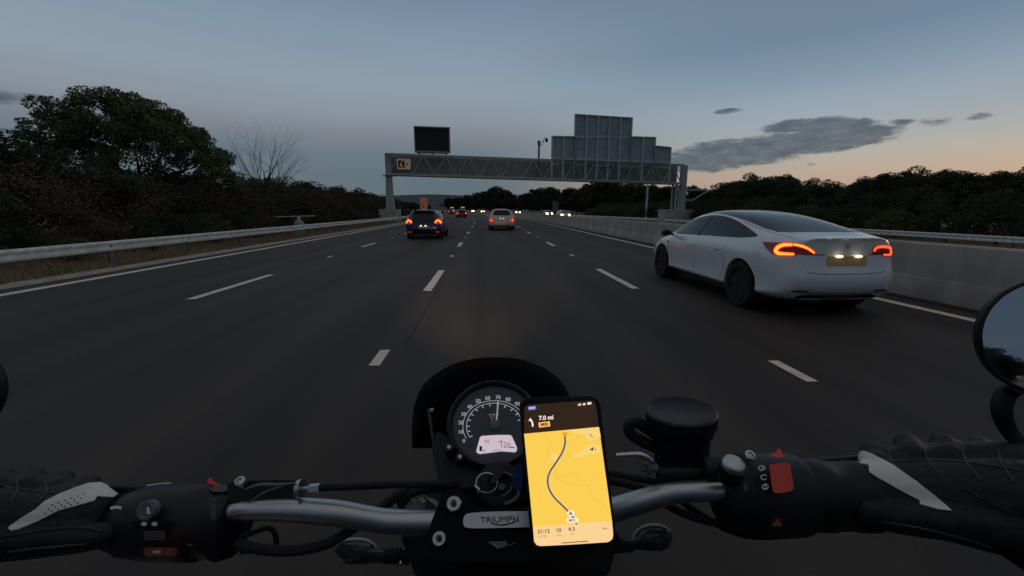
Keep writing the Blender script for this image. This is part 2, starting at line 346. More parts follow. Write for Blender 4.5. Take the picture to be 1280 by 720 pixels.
def road_mat(name, c, tint):
    m = bpy.data.materials.new(name); m.use_nodes = True; nt = m.node_tree; L = nt.links; b = nt.nodes['Principled BSDF']; N = nt.nodes.new
    b.inputs['Roughness'].default_value = .75; b.inputs['Specular IOR Level'].default_value = .4
    tc = N('ShaderNodeTexCoord'); mp = N('ShaderNodeMapping'); L.new(tc.outputs['Object'], mp.inputs[0]); mp.inputs['Scale'].default_value = (1.1, .035, 1)
    n = N('ShaderNodeTexNoise'); n.inputs['Scale'].default_value = 1; n.inputs['Detail'].default_value = 5; L.new(mp.outputs[0], n.inputs['Vector'])
    r = N('ShaderNodeValToRGB'); L.new(n.outputs['Fac'], r.inputs[0]); r.color_ramp.elements[0].position = .3; r.color_ramp.elements[1].position = .72
    r.color_ramp.elements[0].color = [x*.52 for x in c]+[1]; r.color_ramp.elements[1].color = list(tint)+[1]
    g = N('ShaderNodeTexNoise'); g.inputs['Scale'].default_value = 110; g.inputs['Detail'].default_value = 3; L.new(tc.outputs['Object'], g.inputs['Vector'])
    mr = N('ShaderNodeMapRange'); L.new(g.outputs['Fac'], mr.inputs[0]); mr.inputs[1].default_value = .3; mr.inputs[2].default_value = .7; mr.inputs[3].default_value = .7; mr.inputs[4].default_value = 1.3
    n3 = N('ShaderNodeTexNoise'); n3.inputs['Scale'].default_value = .35; n3.inputs['Detail'].default_value = 4; L.new(tc.outputs['Object'], n3.inputs['Vector'])
    mr3 = N('ShaderNodeMapRange'); L.new(n3.outputs['Fac'], mr3.inputs[0]); mr3.inputs[1].default_value = .3; mr3.inputs[2].default_value = .7; mr3.inputs[3].default_value = .85; mr3.inputs[4].default_value = 1.15
    mm = N('ShaderNodeMath'); mm.operation = 'MULTIPLY'; L.new(mr.outputs[0], mm.inputs[0]); L.new(mr3.outputs[0], mm.inputs[1])
    vm = N('ShaderNodeVectorMath'); vm.operation = 'SCALE'; L.new(r.outputs[0], vm.inputs[0]); L.new(mm.outputs[0], vm.inputs['Scale'])
    L.new(vm.outputs[0], b.inputs['Base Color'])
    bp = N('ShaderNodeBump'); bp.inputs['Strength'].default_value = .5; bp.inputs['Distance'].default_value = .004; L.new(g.outputs['Fac'], bp.inputs['Height']); L.new(bp.outputs[0], b.inputs['Normal'])
    return m
M['road'] = road_mat('asphalt', (.033, .028, .025), (.068, .053, .044))
M['road_far'] = road_mat('worn asphalt', (.075, .070, .067), (.095, .086, .080))
M['shoulder'] = mat('gritty road edge', (.36, .32, .275), .95, var=.3, scale=3, bump=.6, bscale=60, dist=.01)
M['paint'] = mat('road paint', (.82, .71, .60), .8, var=.14, scale=6, bump=.4, bscale=120, dist=.002)
yr = [-300, -200, -120, -60]+list(range(-30, 200, 3))+list(range(200, 460, 10))+[500, 600, 800, 1000]
grid_mesh('road', [-8.85, -5, 0, 5, 7.14], yr, lambda x, y: 0, 'road', 'structure', off)
grid_mesh('opposite_road', [8.5, 12, 16, 20, 24.4], yr, lambda x, y: -(x-8.5)*.037, 'road_far', 'structure', off)
grid_mesh('road_edge', [-9.65, -8.85], yr, lambda x, y: -.005 if x > -9 else -.03, 'shoulder', 'structure', off)
def strips(name, spans, m, kind='structure'):
    b = MB()
    for x0, x1, ylist, z in spans:
        n0 = len(b.v)
        for y in ylist:
            zz = z(x0) if callable(z) else z; b.v += [(x0+off(y), y, zz), (x1+off(y), y, zz)]
        b.f += [(n0+2*i, n0+2*i+1, n0+2*i+3, n0+2*i+2) for i in range(len(ylist)-1)]
    o = b.build(name, m, fixn=False); o['kind'] = kind; return o
sp = [(-8.36, -8.14, yr, .005), (6.33, 6.50, [y for y in yr if y < 450], .005)]
for k in range(-8, 60):
    c = 9.05+9.2*k
    for x in (-4.80, -1.05, 2.76):
        wd = .075
        cc_ = c-.5 if x < -4 and k == 0 else c; hl_ = 1.35 if k == 0 else 1.05
        sp.append((x-wd, x+wd, [cc_-hl_, cc_, cc_+hl_], .005))
        if k == 0 and x > -4:
            a_, b_ = (3.30, 3.82) if x > 0 else (3.92, 4.38); sp.append((x-.052, x+.052, [a_, b_], .005)); continue
        if k < 22 and not (x < -4 and k < 1): sp.append((x-.05, x+.05, [c-4.6-.22, c-4.6+.22], .005))
zo = lambda x: -(x-8.5)*.037+.006
sp.append((9.3, 9.45, yr, zo)); sp.append((23.5, 23.7, yr, zo))
for k in range(-8, 60):
    c = 6+9.2*k
    for x in (13, 16.6, 20.2): sp.append((x-.06, x+.06, [c-1.1, c+1.1], zo))
strips('road_markings', sp, 'paint')
M['seam'] = mat('tarred joint', (.012, .012, .013), .7)
strips('road_joint', [(-.88, -.86, [4.4, 5.5, 7, 8.5], .003)], 'seam')
# distant hills
def hill(name, pts, d, m):
    b = MB(); n = len(pts)
    sm = smoothcurve([(p[0], p[1]) for p in pts], 8); n = len(sm)
    for px, py in sm:
        r = ray(px, py); t = d/r.y; p = CAM+r*t
        b.v += [(p.x, p.y, p.z), (p.x*1.02, p.y*1.02+500, -5), (p.x*.9, p.y*.9-260, -5)]
    for i in range(n-1): a = 3*i; c = a+3; b.f += [(a, c, c+1, a+1), (a+2, c+2, c, a)]
    o = b.build(name, m, smooth=60); o['kind'] = 'structure'; return o
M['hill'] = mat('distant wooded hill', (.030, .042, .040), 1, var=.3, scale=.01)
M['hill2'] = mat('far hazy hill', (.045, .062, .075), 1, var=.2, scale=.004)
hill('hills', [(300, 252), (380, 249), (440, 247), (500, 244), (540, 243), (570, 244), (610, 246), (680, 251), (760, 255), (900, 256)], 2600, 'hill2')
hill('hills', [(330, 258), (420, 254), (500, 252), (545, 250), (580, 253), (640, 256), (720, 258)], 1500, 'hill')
# ------------------------------------------------------------------ barriers
def rail(label, group, X, z0, h, y0, y1, step, side, postw=.1):
    t = thing('guardrail', label, 'guardrail', (X, 0, zcross(X)), 0, group)
    zb = zcross(X); b = MB()
    prof = [(0, 0), (.05, .03), (.055, .08), (.0, .12), (-.005, .155), (.0, .19), (.055, .23), (.05, .28), (0, .31)]
    sc = h/.31; yl = [y for y in np.arange(y0, y1+1, 3.2)]
    for th in (0, -.006):
        n0 = len(b.v); m = len(prof)
        for y in yl:
            for px_, pz in prof: b.v.append((off(y)+side*(px_+th), y, z0-zb+pz*sc))
        for i in range(len(yl)-1):
            for k in range(m-1): a = n0+i*m+k; b.f.append((a, a+1, a+1+m, a+m))
    b.build('rail_beam', 'galv', t, smooth=50, fixn=False)
    ny = [y for y in np.arange(y0+1, y1, step)][:95]
    for y in ny:
        q = MB(); ze = z0+h*.85-zb
        q.box((off(y)-side*.06, y, (ze-.12)/2-.0), (.06, postw, ze+.12)); q.box((off(y)-side*.02, y, z0-zb+h*.5), (.05, .05, .12))
        q.build('post', 'galv_dull', t)
    return t
rail('galvanised two-ridge guardrail on short posts along the left verge', None, -10.3, .31, .28, -30, 260, 3.2, 1, .12)
rail('grey guardrail beyond the far carriageway in front of the right-hand trees', None, 24.9, -.13, .31, -30, 260, 3.2, -1)
t = thing('concrete_barrier', 'long low concrete central reservation barrier beside the white car', 'barrier', (7.3, 0, 0))
b = MB(); prof = [(-.19, -.02), (-.19, .13), (-.135, .34), (-.10, .345), (-.075, .88), (-.05, .905), (.05, .905), (.075, .88), (.10, .345), (.135, .34), (.24, .1), (.24, -.3)]
yb = [-60, -30]+list(np.arange(-15, 122, 3)); m = len(prof)
for y in yb:
    for x, z in prof: b.v.append((off(y)+x, y, z))
for i in range(len(yb)-1):
    for k in range(m-1): a = i*m+k; b.f.append((a, a+1, a+1+m, a+m))
b.build('barrier_wall', 'concrete', t, smooth=25)
b = MB(); b.v = [(off(y)+x, y, .006) for y in yb for x in (-.40, -.20)]; b.f = [(2*i, 2*i+1, 2*i+3, 2*i+2) for i in range(len(yb)-1)]
b.build('barrier_foot_strip', 'seam', t, fixn=False)  # dark strip on the road along the barrier's foot
# pale post with a crossbar by the rail
t = thing('marker_post', 'pale stubby post with a long thin crossbar standing at the left guardrail', 'post', (-10.75, 26, -.08))
b = MB(); b.tube([(0, 0, 0), (0, 0, .8), (0, 0, .95)], [.28, .26, .12], 12); b.build('post', 'post', t, smooth=50)
b = MB(); b.tube([(-1.35, 0, 1.1), (.9, .1, 1.16)], .022, 8); b.tube([(0, 0, .9), (0, 0, 1.16)], .09, 8); b.build('crossbar', 'gantry_light', t, smooth=50)
# ------------------------------------------------------------------ gantry
G0, G1 = V((-11.75, 55, 0)), V((27.3, 59.5, 0)); GL = (G1-G0).length; GU = (G1-G0)/GL; GN = V((GU.y, -GU.x, 0))   # GN faces the rider
gt = thing('sign_gantry', 'grey lattice gantry spanning the whole motorway ahead', 'gantry', G0, 0); gt['world_built'] = 1
zt = lambda u: 7.95-.62*u/GL; zb_ = lambda u: 5.65-.72*u/GL
def G(u, n, z): return G0+GU*u+GN*n+V((0, 0, z))
b = MB()
for n in (.75, -.75):
    for f in (zt, zb_): b.beam(G(-.1, n, f(0)), G(GL-.5, n, f(GL)), .26, .26)
b.build('chord', 'gantry', gt, bevel=.02)
b = MB(); nb = 14; bl = (GL-1)/nb
for i in range(nb):
    u0, u1 = .2+i*bl, .2+(i+1)*bl; um = (u0+u1)/2
    for n in (.75, -.75):
        b.beam(G(u0, n, zb_(u0)), G(um, n, zt(um)), .13, .10); b.beam(G(um, n, zt(um)), G(u1, n, zb_(u1)), .13, .10)
    b.beam(G(u0, .75, zt(u0)), G(u1, -.75, zt(u1)), .1); b.beam(G(u0, .75, zb_(u0)), G(u1, -.75, zb_(u1)), .1)
b.build('lattice', 'gantry', gt)
b = MB()
for i in range(nb*2):
    u0, u1 = .2+i*bl/2, .2+(i+1)*bl/2+.004
    b.add([G(u0, -.35, zb_(u0)), G(u1, -.35, zb_(u1)), G(u1, -.35, zt(u1)-.15), G(u0, -.35, zt(u0)-.15)], [(0, 1, 2, 3)])
    b.add([G(u0, .6, zb_(u0)+.08), G(u1, .6, zb_(u1)+.08), G(u1, -.6, zb_(u1)+.08), G(u0, -.6, zb_(u0)+.08)], [(0, 1, 2, 3)])
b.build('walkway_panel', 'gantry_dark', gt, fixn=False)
# left leg
b = MB()
vs = []
for z, hw in ((8.05, .36), (5.6, .36), (1.4, .50)):
    for i, j in ((-1, -1), (1, -1), (1, 1), (-1, 1)): vs.append(G(.15+i*hw, j*hw, z))
b.add(vs, [(0, 1, 2, 3), (0, 4, 5, 1), (1, 5, 6, 2), (2, 6, 7, 3), (3, 7, 4, 0), (4, 8, 9, 5), (5, 9, 10, 6), (6, 10, 11, 7), (7, 11, 8, 4), (11, 10, 9, 8)])
b.beam(G(-.55, 0, 5.5), G(.85, 0, 5.5), 1.1, .12)
b.build('leg', 'gantry', gt, bevel=.02)
b = MB()
b.beam(G(GL-.25, .35, 1.2), G(GL-.25, .35, 7.35), .75, .75); b.beam(G(GL-1.25, .45, 1.2), G(GL-1.25, .45, 5), .22); b.beam(G(GL-1.25, -.5, 1.2), G(GL-1.25, -.5, 5), .22)
for i in range(4):
    z0 = 1.3+i*.9; b.beam(G(GL-1.25, .45, z0+.9*(i % 2)), G(GL-.5, .45, z0+.9*((i+1) % 2)), .13); b.beam(G(GL-1.25, .45, z0), G(GL-.5, .45, z0), .12)
b.build('leg', 'gantry', gt, bevel=.015)
for u, wd, hh in ((.05, 2.5, 1.5), (GL-.75, 4.3, 1.45)):
    b = MB(); mx = Matrix.Translation(G(u, 0, 0)) @ Matrix.Rotation(math.atan2(GU.y, GU.x), 4, 'Z')
    b.box((-wd*.15, 0, hh/2-.4), (wd*.7-.03, 2.2, hh+.8), mx); b.box((wd*.35, 0, hh/2-.4), (wd*.3-.03, 2.1, hh+.76), mx); b.build('plinth', 'base_concrete', gt, bevel=.03)
b = MB()
b.tube([G(GL, .4, 4.1), G(GL+3.9, .6, 4.05)], .06, 8); b.tube([G(GL-.6, .5, 2.75), G(GL+1.2, .6, 2.7), G(GL+2.9, .6, 3.7), G(GL+4.0, .6, 4.1)], .06, 8)
b.ball(G(GL+3.1, .6, 4.25), .16, 6); b.ball(G(GL+2.1, .6, 4.25), .16, 6)
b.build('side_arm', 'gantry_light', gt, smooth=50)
# sign boards seen from behind
bt = thing('sign_board', 'large stepped direction sign seen from behind, mounted on the right half of the gantry', 'sign', G(25, .9, 6)); bt['world_built'] = 1
def ug(px, n=.95):              # distance along the gantry of a picture column
    r = ray(px, 200); o = G0+GN*n; den = r.x*GU.y-r.y*GU.x
    return (o.x*r.y-o.y*r.x)/den
def zg(px, py, u, n=.95):
    p = G(u, n, 0); r = ray(px, py); return 1.44+r.z*(p.y/r.y)
steps = [(690, 718, 170, 170.5), (718, 788, 142.5, 147), (788, 818, 170.5, 171.5), (818, 838, 182, 184)]
pb, rb, eb, wb_ = MB(), MB(), MB(), MB()
for x0, x1, ya, yb2 in steps:
    u0, u1 = ug(x0), ug(x1); z0, z1 = zg(x0, ya, u0), zg(x1, yb2, u1)
    nrow = max(2, int((z0-zt(u0))/.45))
    for k in range(nrow+1):
        fa, fb = k/(nrow+1), (k+1)/(nrow+1)
        A = [zt(u0)+.1+(z0-zt(u0)-.1)*f for f in (fa, fb)]; B = [zt(u1)+.1+(z1-zt(u1)-.1)*f for f in (fa, fb)]
        pb.add([G(u0, .70, A[0]), G(u1, .70, B[0]), G(u1, .70, B[1]), G(u0, .70, A[1]), G(u0, .64, A[0]), G(u1, .64, B[0]), G(u1, .64, B[1]), G(u0, .64, A[1])],
               [(0, 1, 2, 3), (7, 6, 5, 4), (0, 4, 5, 1), (3, 2, 6, 7), (1, 5, 6, 2), (0, 3, 7, 4)])
    nr = max(1, round((u1-u0)/1.65))
    for k in range(nr+1):
        u = u0+(u1-u0)*k/nr; zz = z0+(z1-z0)*k/nr
        rb.beam(G(u, .86, zb_(u)+.1), G(u, .86, zz), .17, .22, up=GN)
    eb.beam(G(u0-.05, .74, z0), G(u1+.05, .74, z1), .3, .10)
    for k in range(nr):
        ua = u0+(u1-u0)*(k+.10)/nr; uc = u0+(u1-u0)*(k+.90)/nr
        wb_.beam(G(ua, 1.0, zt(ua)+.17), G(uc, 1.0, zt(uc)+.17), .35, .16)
        if k % 2 == 0: wb_.beam(G(ua, .93, zt(ua)-.5), G(uc, .93, zt(uc)-.42), .08, .08)
u0, u1 = ug(718), ug(818)
rb.beam(G(u0+.1, .78, zg(718, 171, u0)), G(ug(788)-.1, .78, zg(788, 172, ug(788))), .05, .18)
pb.build('board_back', 'panel', bt, fixn=True); rb.build('stiffener', 'rib', bt, bevel=.01); eb.build('edge_rail', 'gantry_light', bt); wb_.build('walkway_plank', 'gantry_light', bt)
# matrix message sign
u0, u1 = ug(518.5), ug(563.5); mt = thing('message_sign', 'unlit black electronic message sign on top of the gantry', 'sign', G((u0+u1)/2, .95, 8)); mt['world_built'] = 1
zT, zB = zg(540, 159, (u0+u1)/2), zg(540, 189.5, (u0+u1)/2)
ml = Matrix.Translation(G((u0+u1)/2, .6, 0)) @ Matrix.Rotation(math.atan2(GU.y, GU.x), 4, 'Z'); wd = u1-u0
b = MB(); b.box((0, 0, (zT+zB)/2), (wd, .5, zT-zB), ml); b.build('housing', 'galv_dull', mt, bevel=.03)
b = MB(); b.box((-.03, -.26, (zT+zB)/2+.02), (wd-.42, .03, zT-zB-.3), ml); b.build('display', 'screen_off', mt)
b = MB()
for sx in (-1, 1): b.box((sx*(wd/2-.06), -.36, (zT+zB)/2), (.08, .24, zT-zB), ml)
b.box((0, -.38, zT+.01), (wd, .3, .1), ml); b.build('hood', 'rib', mt)
b = MB(); b.box((0, 0, (zB+8.0)/2+.02), (wd-.5, .3, .12), ml)
for x in (-1.6, 0, 1.6): b.box((x, 0, (zB+7.75)/2), (.2, .3, zB-7.75), ml)
b.box((0, -.1, zB-.04), (wd-.1, .5, .1), ml); b.build('bracket', 'gantry', mt)
# speed camera sign
uc = ug(504.5, 1.0); ct_ = thing('camera_sign', 'small pale orange camera warning sign at the left end of the gantry', 'sign', G(uc, 1, 6.8)); ct_['world_built'] = 1
cz = zg(504.5, 205, uc, 1.0)
def rrect(w_, h_, r, n=5, cx=0, cy=0):
    P = []
    for sx, sy, a0 in ((1, 1, 0), (-1, 1, 90), (-1, -1, 180), (1, -1, 270)):
        for k in range(n+1):
            a = rad(a0+90*k/n); P.append((cx+sx*(w_/2-r)+r*math.cos(a), cy+sy*(h_/2-r)+r*math.sin(a)))
    return P
def gpr(poly, n0, n1, name, m, parent):
    b = MB(); b.prism(poly, lambda x, y: G(uc+x, n0, cz+y), lambda x, y: G(uc+x, n1, cz+y)); return b.build(name, m, parent)
gpr(rrect(1.72, 1.36, .14), .92, .97, 'sign_border', 'sign_black', ct_)
gpr(rrect(1.60, 1.24, .12), .965, .99, 'sign_face', 'cam_sign', ct_)
b = MB()
for poly in (rrect(.78, .84, .05, 3, -.27, 0), [(.52, .0), (.30, .17), (.30, -.17)][::-1]):
    b.prism(poly, lambda x, y: G(uc+x, .985, cz+y), lambda x, y: G(uc+x, 1.0, cz+y))
b.build('camera_symbol', 'sign_black', ct_)
b = MB()
for poly in (rrect(.30, .30, .14, 6, -.35, -.14), [(-.14, .42), (-.04, .42), (-.30, .02), (-.38, .06)], rrect(.10, .28, .02, 2, .13, -.02), rrect(.16, .09, .02, 2, -.14, -.32)):
    b.prism(poly, lambda x, y: G(uc+x, .99, cz+y), lambda x, y: G(uc+x, 1.01, cz+y))
b.build('camera_symbol_inlay', 'cam_sign', ct_)
# camera mast on the gantry
uc2 = ug(673.5, 0); cm = thing('cctv_camera', 'thin camera mast with a hooked arm on the middle of the gantry', 'camera', G(uc2, 0, 7.6)); cm['world_built'] = 1
b = MB(); z0 = zt(uc2); b.tube([G(uc2, 0, z0-1.6), G(uc2, 0, z0+2.25)], .13, 10); b.tube([G(uc2, 0, z0+1.95), G(uc2, 0, z0+2.4)], .2, 8); b.build('mast', 'galv_dull', cm, smooth=50)
b = MB(); b.tube([G(uc2, 0, z0+1.7), G(uc2+.35, 0, z0+1.9), G(uc2+.6, 0, z0+2.5), G(uc2+.75, 0, z0+2.75), G(uc2+.95, 0, z0+2.75)], .05, 8); b.build('arm', 'galv_dull', cm, smooth=50)
b = MB(); b.ball(G(uc2+1.0, 0, z0+2.5), .2, 8, (1, 1, 1.3)); b.build('camera_housing', 'screen_off', cm, smooth=60)
# pole behind the gantry, cabinet, orange sign
X = gx(808, 72); t = thing('lamp_post', 'slim pale pole rising behind the gantry near its right leg', 'post', (X, 72, -.6))
b = MB(); b.tube([(0, 0, 0), (0, 0, 6.6)], [.2, .13], 10); b.build('pole', 'rib', t, smooth=50); b = MB(); b.tube([(0, 0, -.2), (0, 0, .5)], .3, 10); b.build('pole_base', 'base_concrete', t, smooth=50)
X = gx(694.5, 118); t = thing('roadside_cabinet', 'tall grey roadside cabinet in front of the distant trees', 'cabinet', (X, 118, -.6))
b = MB(); b.box((0, 0, 2.2), (1.5, .8, 3.9)); b.box((0, 0, 4.2), (1.6, .9, .12)); b.build('housing', 'galv_dull', t, bevel=.04); b = MB(); b.box((0, 0, .1), (1.8, 1.1, .5)); b.build('plinth', 'base_concrete', t); b = MB(); b.box((0, -.43, 2.2), (1.2, .04, 3.3)); b.build('door', 'galv_dull', t, bevel=.02)
Yo = 50; X = gx(530, Yo); t = thing('road_sign', 'orange and pink upright roadside sign beyond the blue car', 'sign', (X, Yo, .0))
YS = 88
X = gx(530, YS); t.location = (X, YS, 0)
b = MB()
for sx in (-.45, .45): b.tube([(sx, .05, -.3), (sx, .05, 2.5)], .05, 8)
b.build('post', 'galv_dull', t, smooth=50)
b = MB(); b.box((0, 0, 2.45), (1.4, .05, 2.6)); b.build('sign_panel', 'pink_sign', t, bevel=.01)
b = MB(); b.prism([(.5, .50), (.15, .62), (-.2, .5), (-.48, .1), (-.42, -.25), (-.1, -.55), (.35, -.62), (.5, -.3)], lambda x, y: V((x, -.03, 2.75+y)), lambda x, y: V((x, -.045, 2.75+y))); b.build('sign_symbol', 'orange_sign', t)
b = MB(); b.prism([(-.5, -.1), (-.2, -.85), (.12, -.62), (-.2, -.45)], lambda x, y: V((x, -.034, 2.6+y)), lambda x, y: V((x, -.05, 2.6+y))); b.build('sign_dark_shape', 'sign_black', t)  # black wedge at the lower left of the sign
# ------------------------------------------------------------------ vegetation
def leaves_mesh(name, cent, size, m, flat=.0):
    n = len(cent); a = rng.normal(size=(n, 3)); a /= np.linalg.norm(a, axis=1)[:, None]
    a[:, 2] *= .7
    bvec = rng.normal(size=(n, 3)); bvec -= a*np.sum(a*bvec, axis=1)[:, None]/np.sum(a*a, axis=1)[:, None]; bvec /= np.linalg.norm(bvec, axis=1)[:, None]
    s = size*(.6+.8*rng.random(n))[:, None]
    vs = np.empty((n, 4, 3)); vs[:, 0] = cent-a*s; vs[:, 1] = cent+bvec*s*.45; vs[:, 2] = cent+a*s; vs[:, 3] = cent-bvec*s*.45
    me = bpy.data.meshes.new(name); me.vertices.add(4*n); me.vertices.foreach_set('co', vs.reshape(-1))
    me.loops.add(4*n); me.loops.foreach_set('vertex_index', np.arange(4*n)); me.polygons.add(n)
    me.polygons.foreach_set('loop_start', np.arange(0, 4*n, 4)); me.update(calc_edges=True); me.materials.append(M[m]); return me
def clumps(centres, radii, per, squash=.7):
    out = []
    for c, r in zip(centres, radii):
        k = int(per*(r**2)); d = rng.normal(size=(k, 3)); d /= np.linalg.norm(d, axis=1)[:, None]
        rr = r*(.45+.55*rng.random(k)**.5); p = d*rr[:, None]; p[:, 2] *= squash; out.append(p+c)
    return np.concatenate(out)
def limbs(b, p, d, r, length, depth, spread, tips, segs=3):
    pts = [p]; q = p.copy(); dd = d.copy(); rs = [r]
    for i in range(segs):
        dd = (dd+V([random.uniform(-1, 1)*spread*.25 for _ in range(3)])).normalized(); q = q+dd*length/segs; pts.append(q.copy()); rs.append(r*(1-.45*(i+1)/segs))
    b.tube(pts, rs, 6 if r > .03 else 4, cap=False)
    if depth == 0: tips.append(q); return
    k = random.choice((2, 3, 3))
    for i in range(k):
        nd = (dd+V([random.uniform(-1, 1)*spread for _ in range(3)])+V((0, 0, .12))).normalized()
        st_ = pts[-1] if i < 2 else pts[-2]
        limbs(b, st_.copy(), nd, rs[-1]*.75, length*random.uniform(.62, .82), depth-1, spread, tips, segs)
def tree_proto(h, rx, zc0, leaf, per, size, nclump, shape='round', tr=.18):
    """returns (trunk mesh, crown mesh) of a tree h metres high"""
    b = MB(); tips = []
    th = max(zc0, .3)
    b.tube([V((0, 0, -.3)), V((.05, 0, th*.5)), V((0, .06, th+.2))], [tr*1.3, tr, tr*.8], 8)
    for k in range(5):
        a = k*1.257+random.random()*.6; limbs(b, V((0, 0, th*(.75+.08*k))), V((math.cos(a), math.sin(a), .9)).normalized(), tr*.5, (h-th)*.36, 2, .5, tips)
    me = bpy.data.meshes.new('trunk'); me.from_pydata(b.v, [], b.f); me.materials.append(M['bark']); me.shade_smooth()
    cs = []; rs = []
    while len(cs) < nclump:
        p = rng.uniform(-1, 1, 3)
        if np.dot(p, p) > 1 or np.dot(p, p) < .18: continue
        z = (p[2]+1)/2
        if shape == 'cone': f = 1.15-z
        elif shape == 'dome': f = 1 if z < .55 else 1
        else: f = 1
        cs.append(np.array([p[0]*rx*f, p[1]*rx*f, zc0+(h-zc0)*(.08+.86*z)])); rs.append(rx*rng.uniform(.16, .34)*(f if shape == 'cone' else 1))
    for tp in random.sample(tips, min(len(tips), nclump//3)):
        if tp.z < h: cs.append(np.array(tp)); rs.append(rx*.22)
    pts = clumps(cs, rs, per)
    return me, leaves_mesh('crown', pts, size, leaf)
def place(proto, name, x, y, s, label, cat, group=None, rz=None, sz=None):
    t = thing(name, label, cat, (x, y, zcross(x-off(y))), random.random()*6.28 if rz is None else rz, group)
    t.scale = (s, s, sz or s)
    for nm, me in zip(('trunk', 'crown'), proto):
        o = bpy.data.objects.new(nm if cat != 'shrub' or nm == 'trunk' else 'foliage', me); COL.objects.link(o); o.parent = t
    return t
SH = [tree_proto(3.2, 1.9, .1, lf, 620, .062, 46, tr=.07) for lf in ('leaf', 'leaf', 'leaf_brown', 'leaf_olive')]
SHr = tree_proto(3.0, 1.4, .2, 'leaf_rust', 150, .09, 26, tr=.06)
TR = [tree_proto(8, 3.2, 1.2, lf, 430, .115, 84, sh, tr=.16) for lf, sh in (('leaf', 'round'), ('leaf', 'dome'), ('leaf_far', 'round'))]
CN = tree_proto(8, 2.0, .5, 'leaf', 240, .15, 70, 'cone', tr=.12)
FT = [tree_proto(14, 6.0, .5, 'leaf_far', 45, .42, 70, 'round', tr=.3) for _ in range(3)]
# the big tree on the left
b = MB(); tips = []
b.tube([V((0, 0, -.3)), V((.1, 0, 1.3)), V((0, .1, 2.6))], [.36, .28, .26], 10)
for k in range(8):
    a = k*.785+.3; limbs(b, V((0, 0, 2.0+.12*k)), V((math.cos(a)*1.1, math.sin(a)*1.1, .75)).normalized(), .15, 2.15, 3, .42, tips, 4)
bt_tr = bpy.data.meshes.new('trunk'); bt_tr.from_pydata(b.v, [], b.f); bt_tr.materials.append(M['bark']); bt_tr.shade_smooth()
cs, rs = [], []
def dome(x): return 8.1-.085*abs(x+.3)**2.15*(1.0 if x > 0 else .85)
for k in range(330):
    a = rng.uniform(0, 6.283); q = math.sqrt(rng.random())*6.0; x, y = q*math.cos(a), q*math.sin(a)*.75
    top = dome(x)-.05*abs(y)**2
    dep = rng.random()**1.3*3.2
    z = top-.35-dep
    if z < 2.6 or (q < 4.2 and z < 4.9 and rng.random() < .72): continue
    cs.append(np.array([x, y, z])); rs.append(rng.uniform(.34, .78))
for tp in random.sample(tips, min(60, len(tips))):
    if tp.z < dome(tp.x)-.2 and abs(tp.x) < 6.2: cs.append(np.array(tp)); rs.append(.4)
bt_cr = leaves_mesh('crown', clumps(cs, rs, 640, .6), .088, 'leaf_big')
t = place((bt_tr, bt_cr), 'broadleaf_tree', gx(184, 25), 25, .86, 'big spreading green tree with gaps in its crown on the left', 'tree', rz=0.2)
t.scale = (.76, .86, .86)
# bare tree
b = MB(); tips = []
b.tube([V((0, 0, -.2)), V((0, 0, 1.6))], [.13, .11], 8)
for k in range(12):
    a = k*.57; limbs(b, V((0, 0, 1.2+.12*k)), V((math.cos(a)*.8, math.sin(a)*.8, .9)).normalized(), .055, 1.55, 5, .50, tips, 3)
btm = bpy.data.meshes.new('trunk'); btm.from_pydata(b.v, [], b.f); btm.materials.append(M['bark'])
t = thing('bare_tree', 'leafless fine-twigged tree standing above the left hedge', 'tree', (gx(334, 33), 33, .2)); t.scale = (1.0, 1.0, 1.12)
o = bpy.data.objects.new('trunk', btm); COL.objects.link(o); o.parent = t
# left hedge
g1 = 'shrubs in the dense hedge behind the left guardrail'
for k in range(60):
    y = -6+k*1.55+random.uniform(-.4, .4); x = -15.0+random.uniform(-.6, .8)+off(y)
    px = 606+x/max(y, 1)*540
    if 325 < px < 372 and y > 15 and k % 2: pr, s, lb = SHr, random.uniform(.75, .9), 'rust brown shrub low in the hedge left of the bare tree'
    else:
        pr = SH[random.choice((0, 1, 2, 2))]; s = random.uniform(.78, 1.0)
        lb = 'dark dense shrub in the hedge running behind the left guardrail'
    if pr is SHr: lb = 'rust brown shrub showing among the hedge below the bare tree'
    place(pr, 'shrub', x, y, s, lb, 'shrub', g1 if pr is not SHr else 'rust brown shrubs below the bare tree')
for k in range(34):
    y = 4+k*2.6+random.uniform(-.6, .6); x = -18.2+random.uniform(-1, .6)+off(y)
    place(SH[random.choice((0, 1, 3, 2))], 'shrub', x, y, random.uniform(1.05, 1.35)*min(1, .55+y/60), 'taller dark shrub at the back of the left hedge', 'shrub', 'taller shrubs at the back of the left hedge')
for k in range(14):
    y = 13+k*3.3; place(SH[3], 'shrub', -11.9+random.uniform(-.3, .3)+off(y), y, random.uniform(.16, .28), 'small olive weed clump at the foot of the left guardrail', 'shrub', 'weed clumps at the foot of the left guardrail')
for k in range(46):
    y = 3+k*2.0; place(SH[(0, 2, 1, 0, 3)[k % 5]], 'shrub', -12.9+random.uniform(-.3, .3)+off(y), y, random.uniform(.34, .52), 'low dark shrub at the front of the left hedge', 'shrub', 'low shrubs at the front of the left hedge')
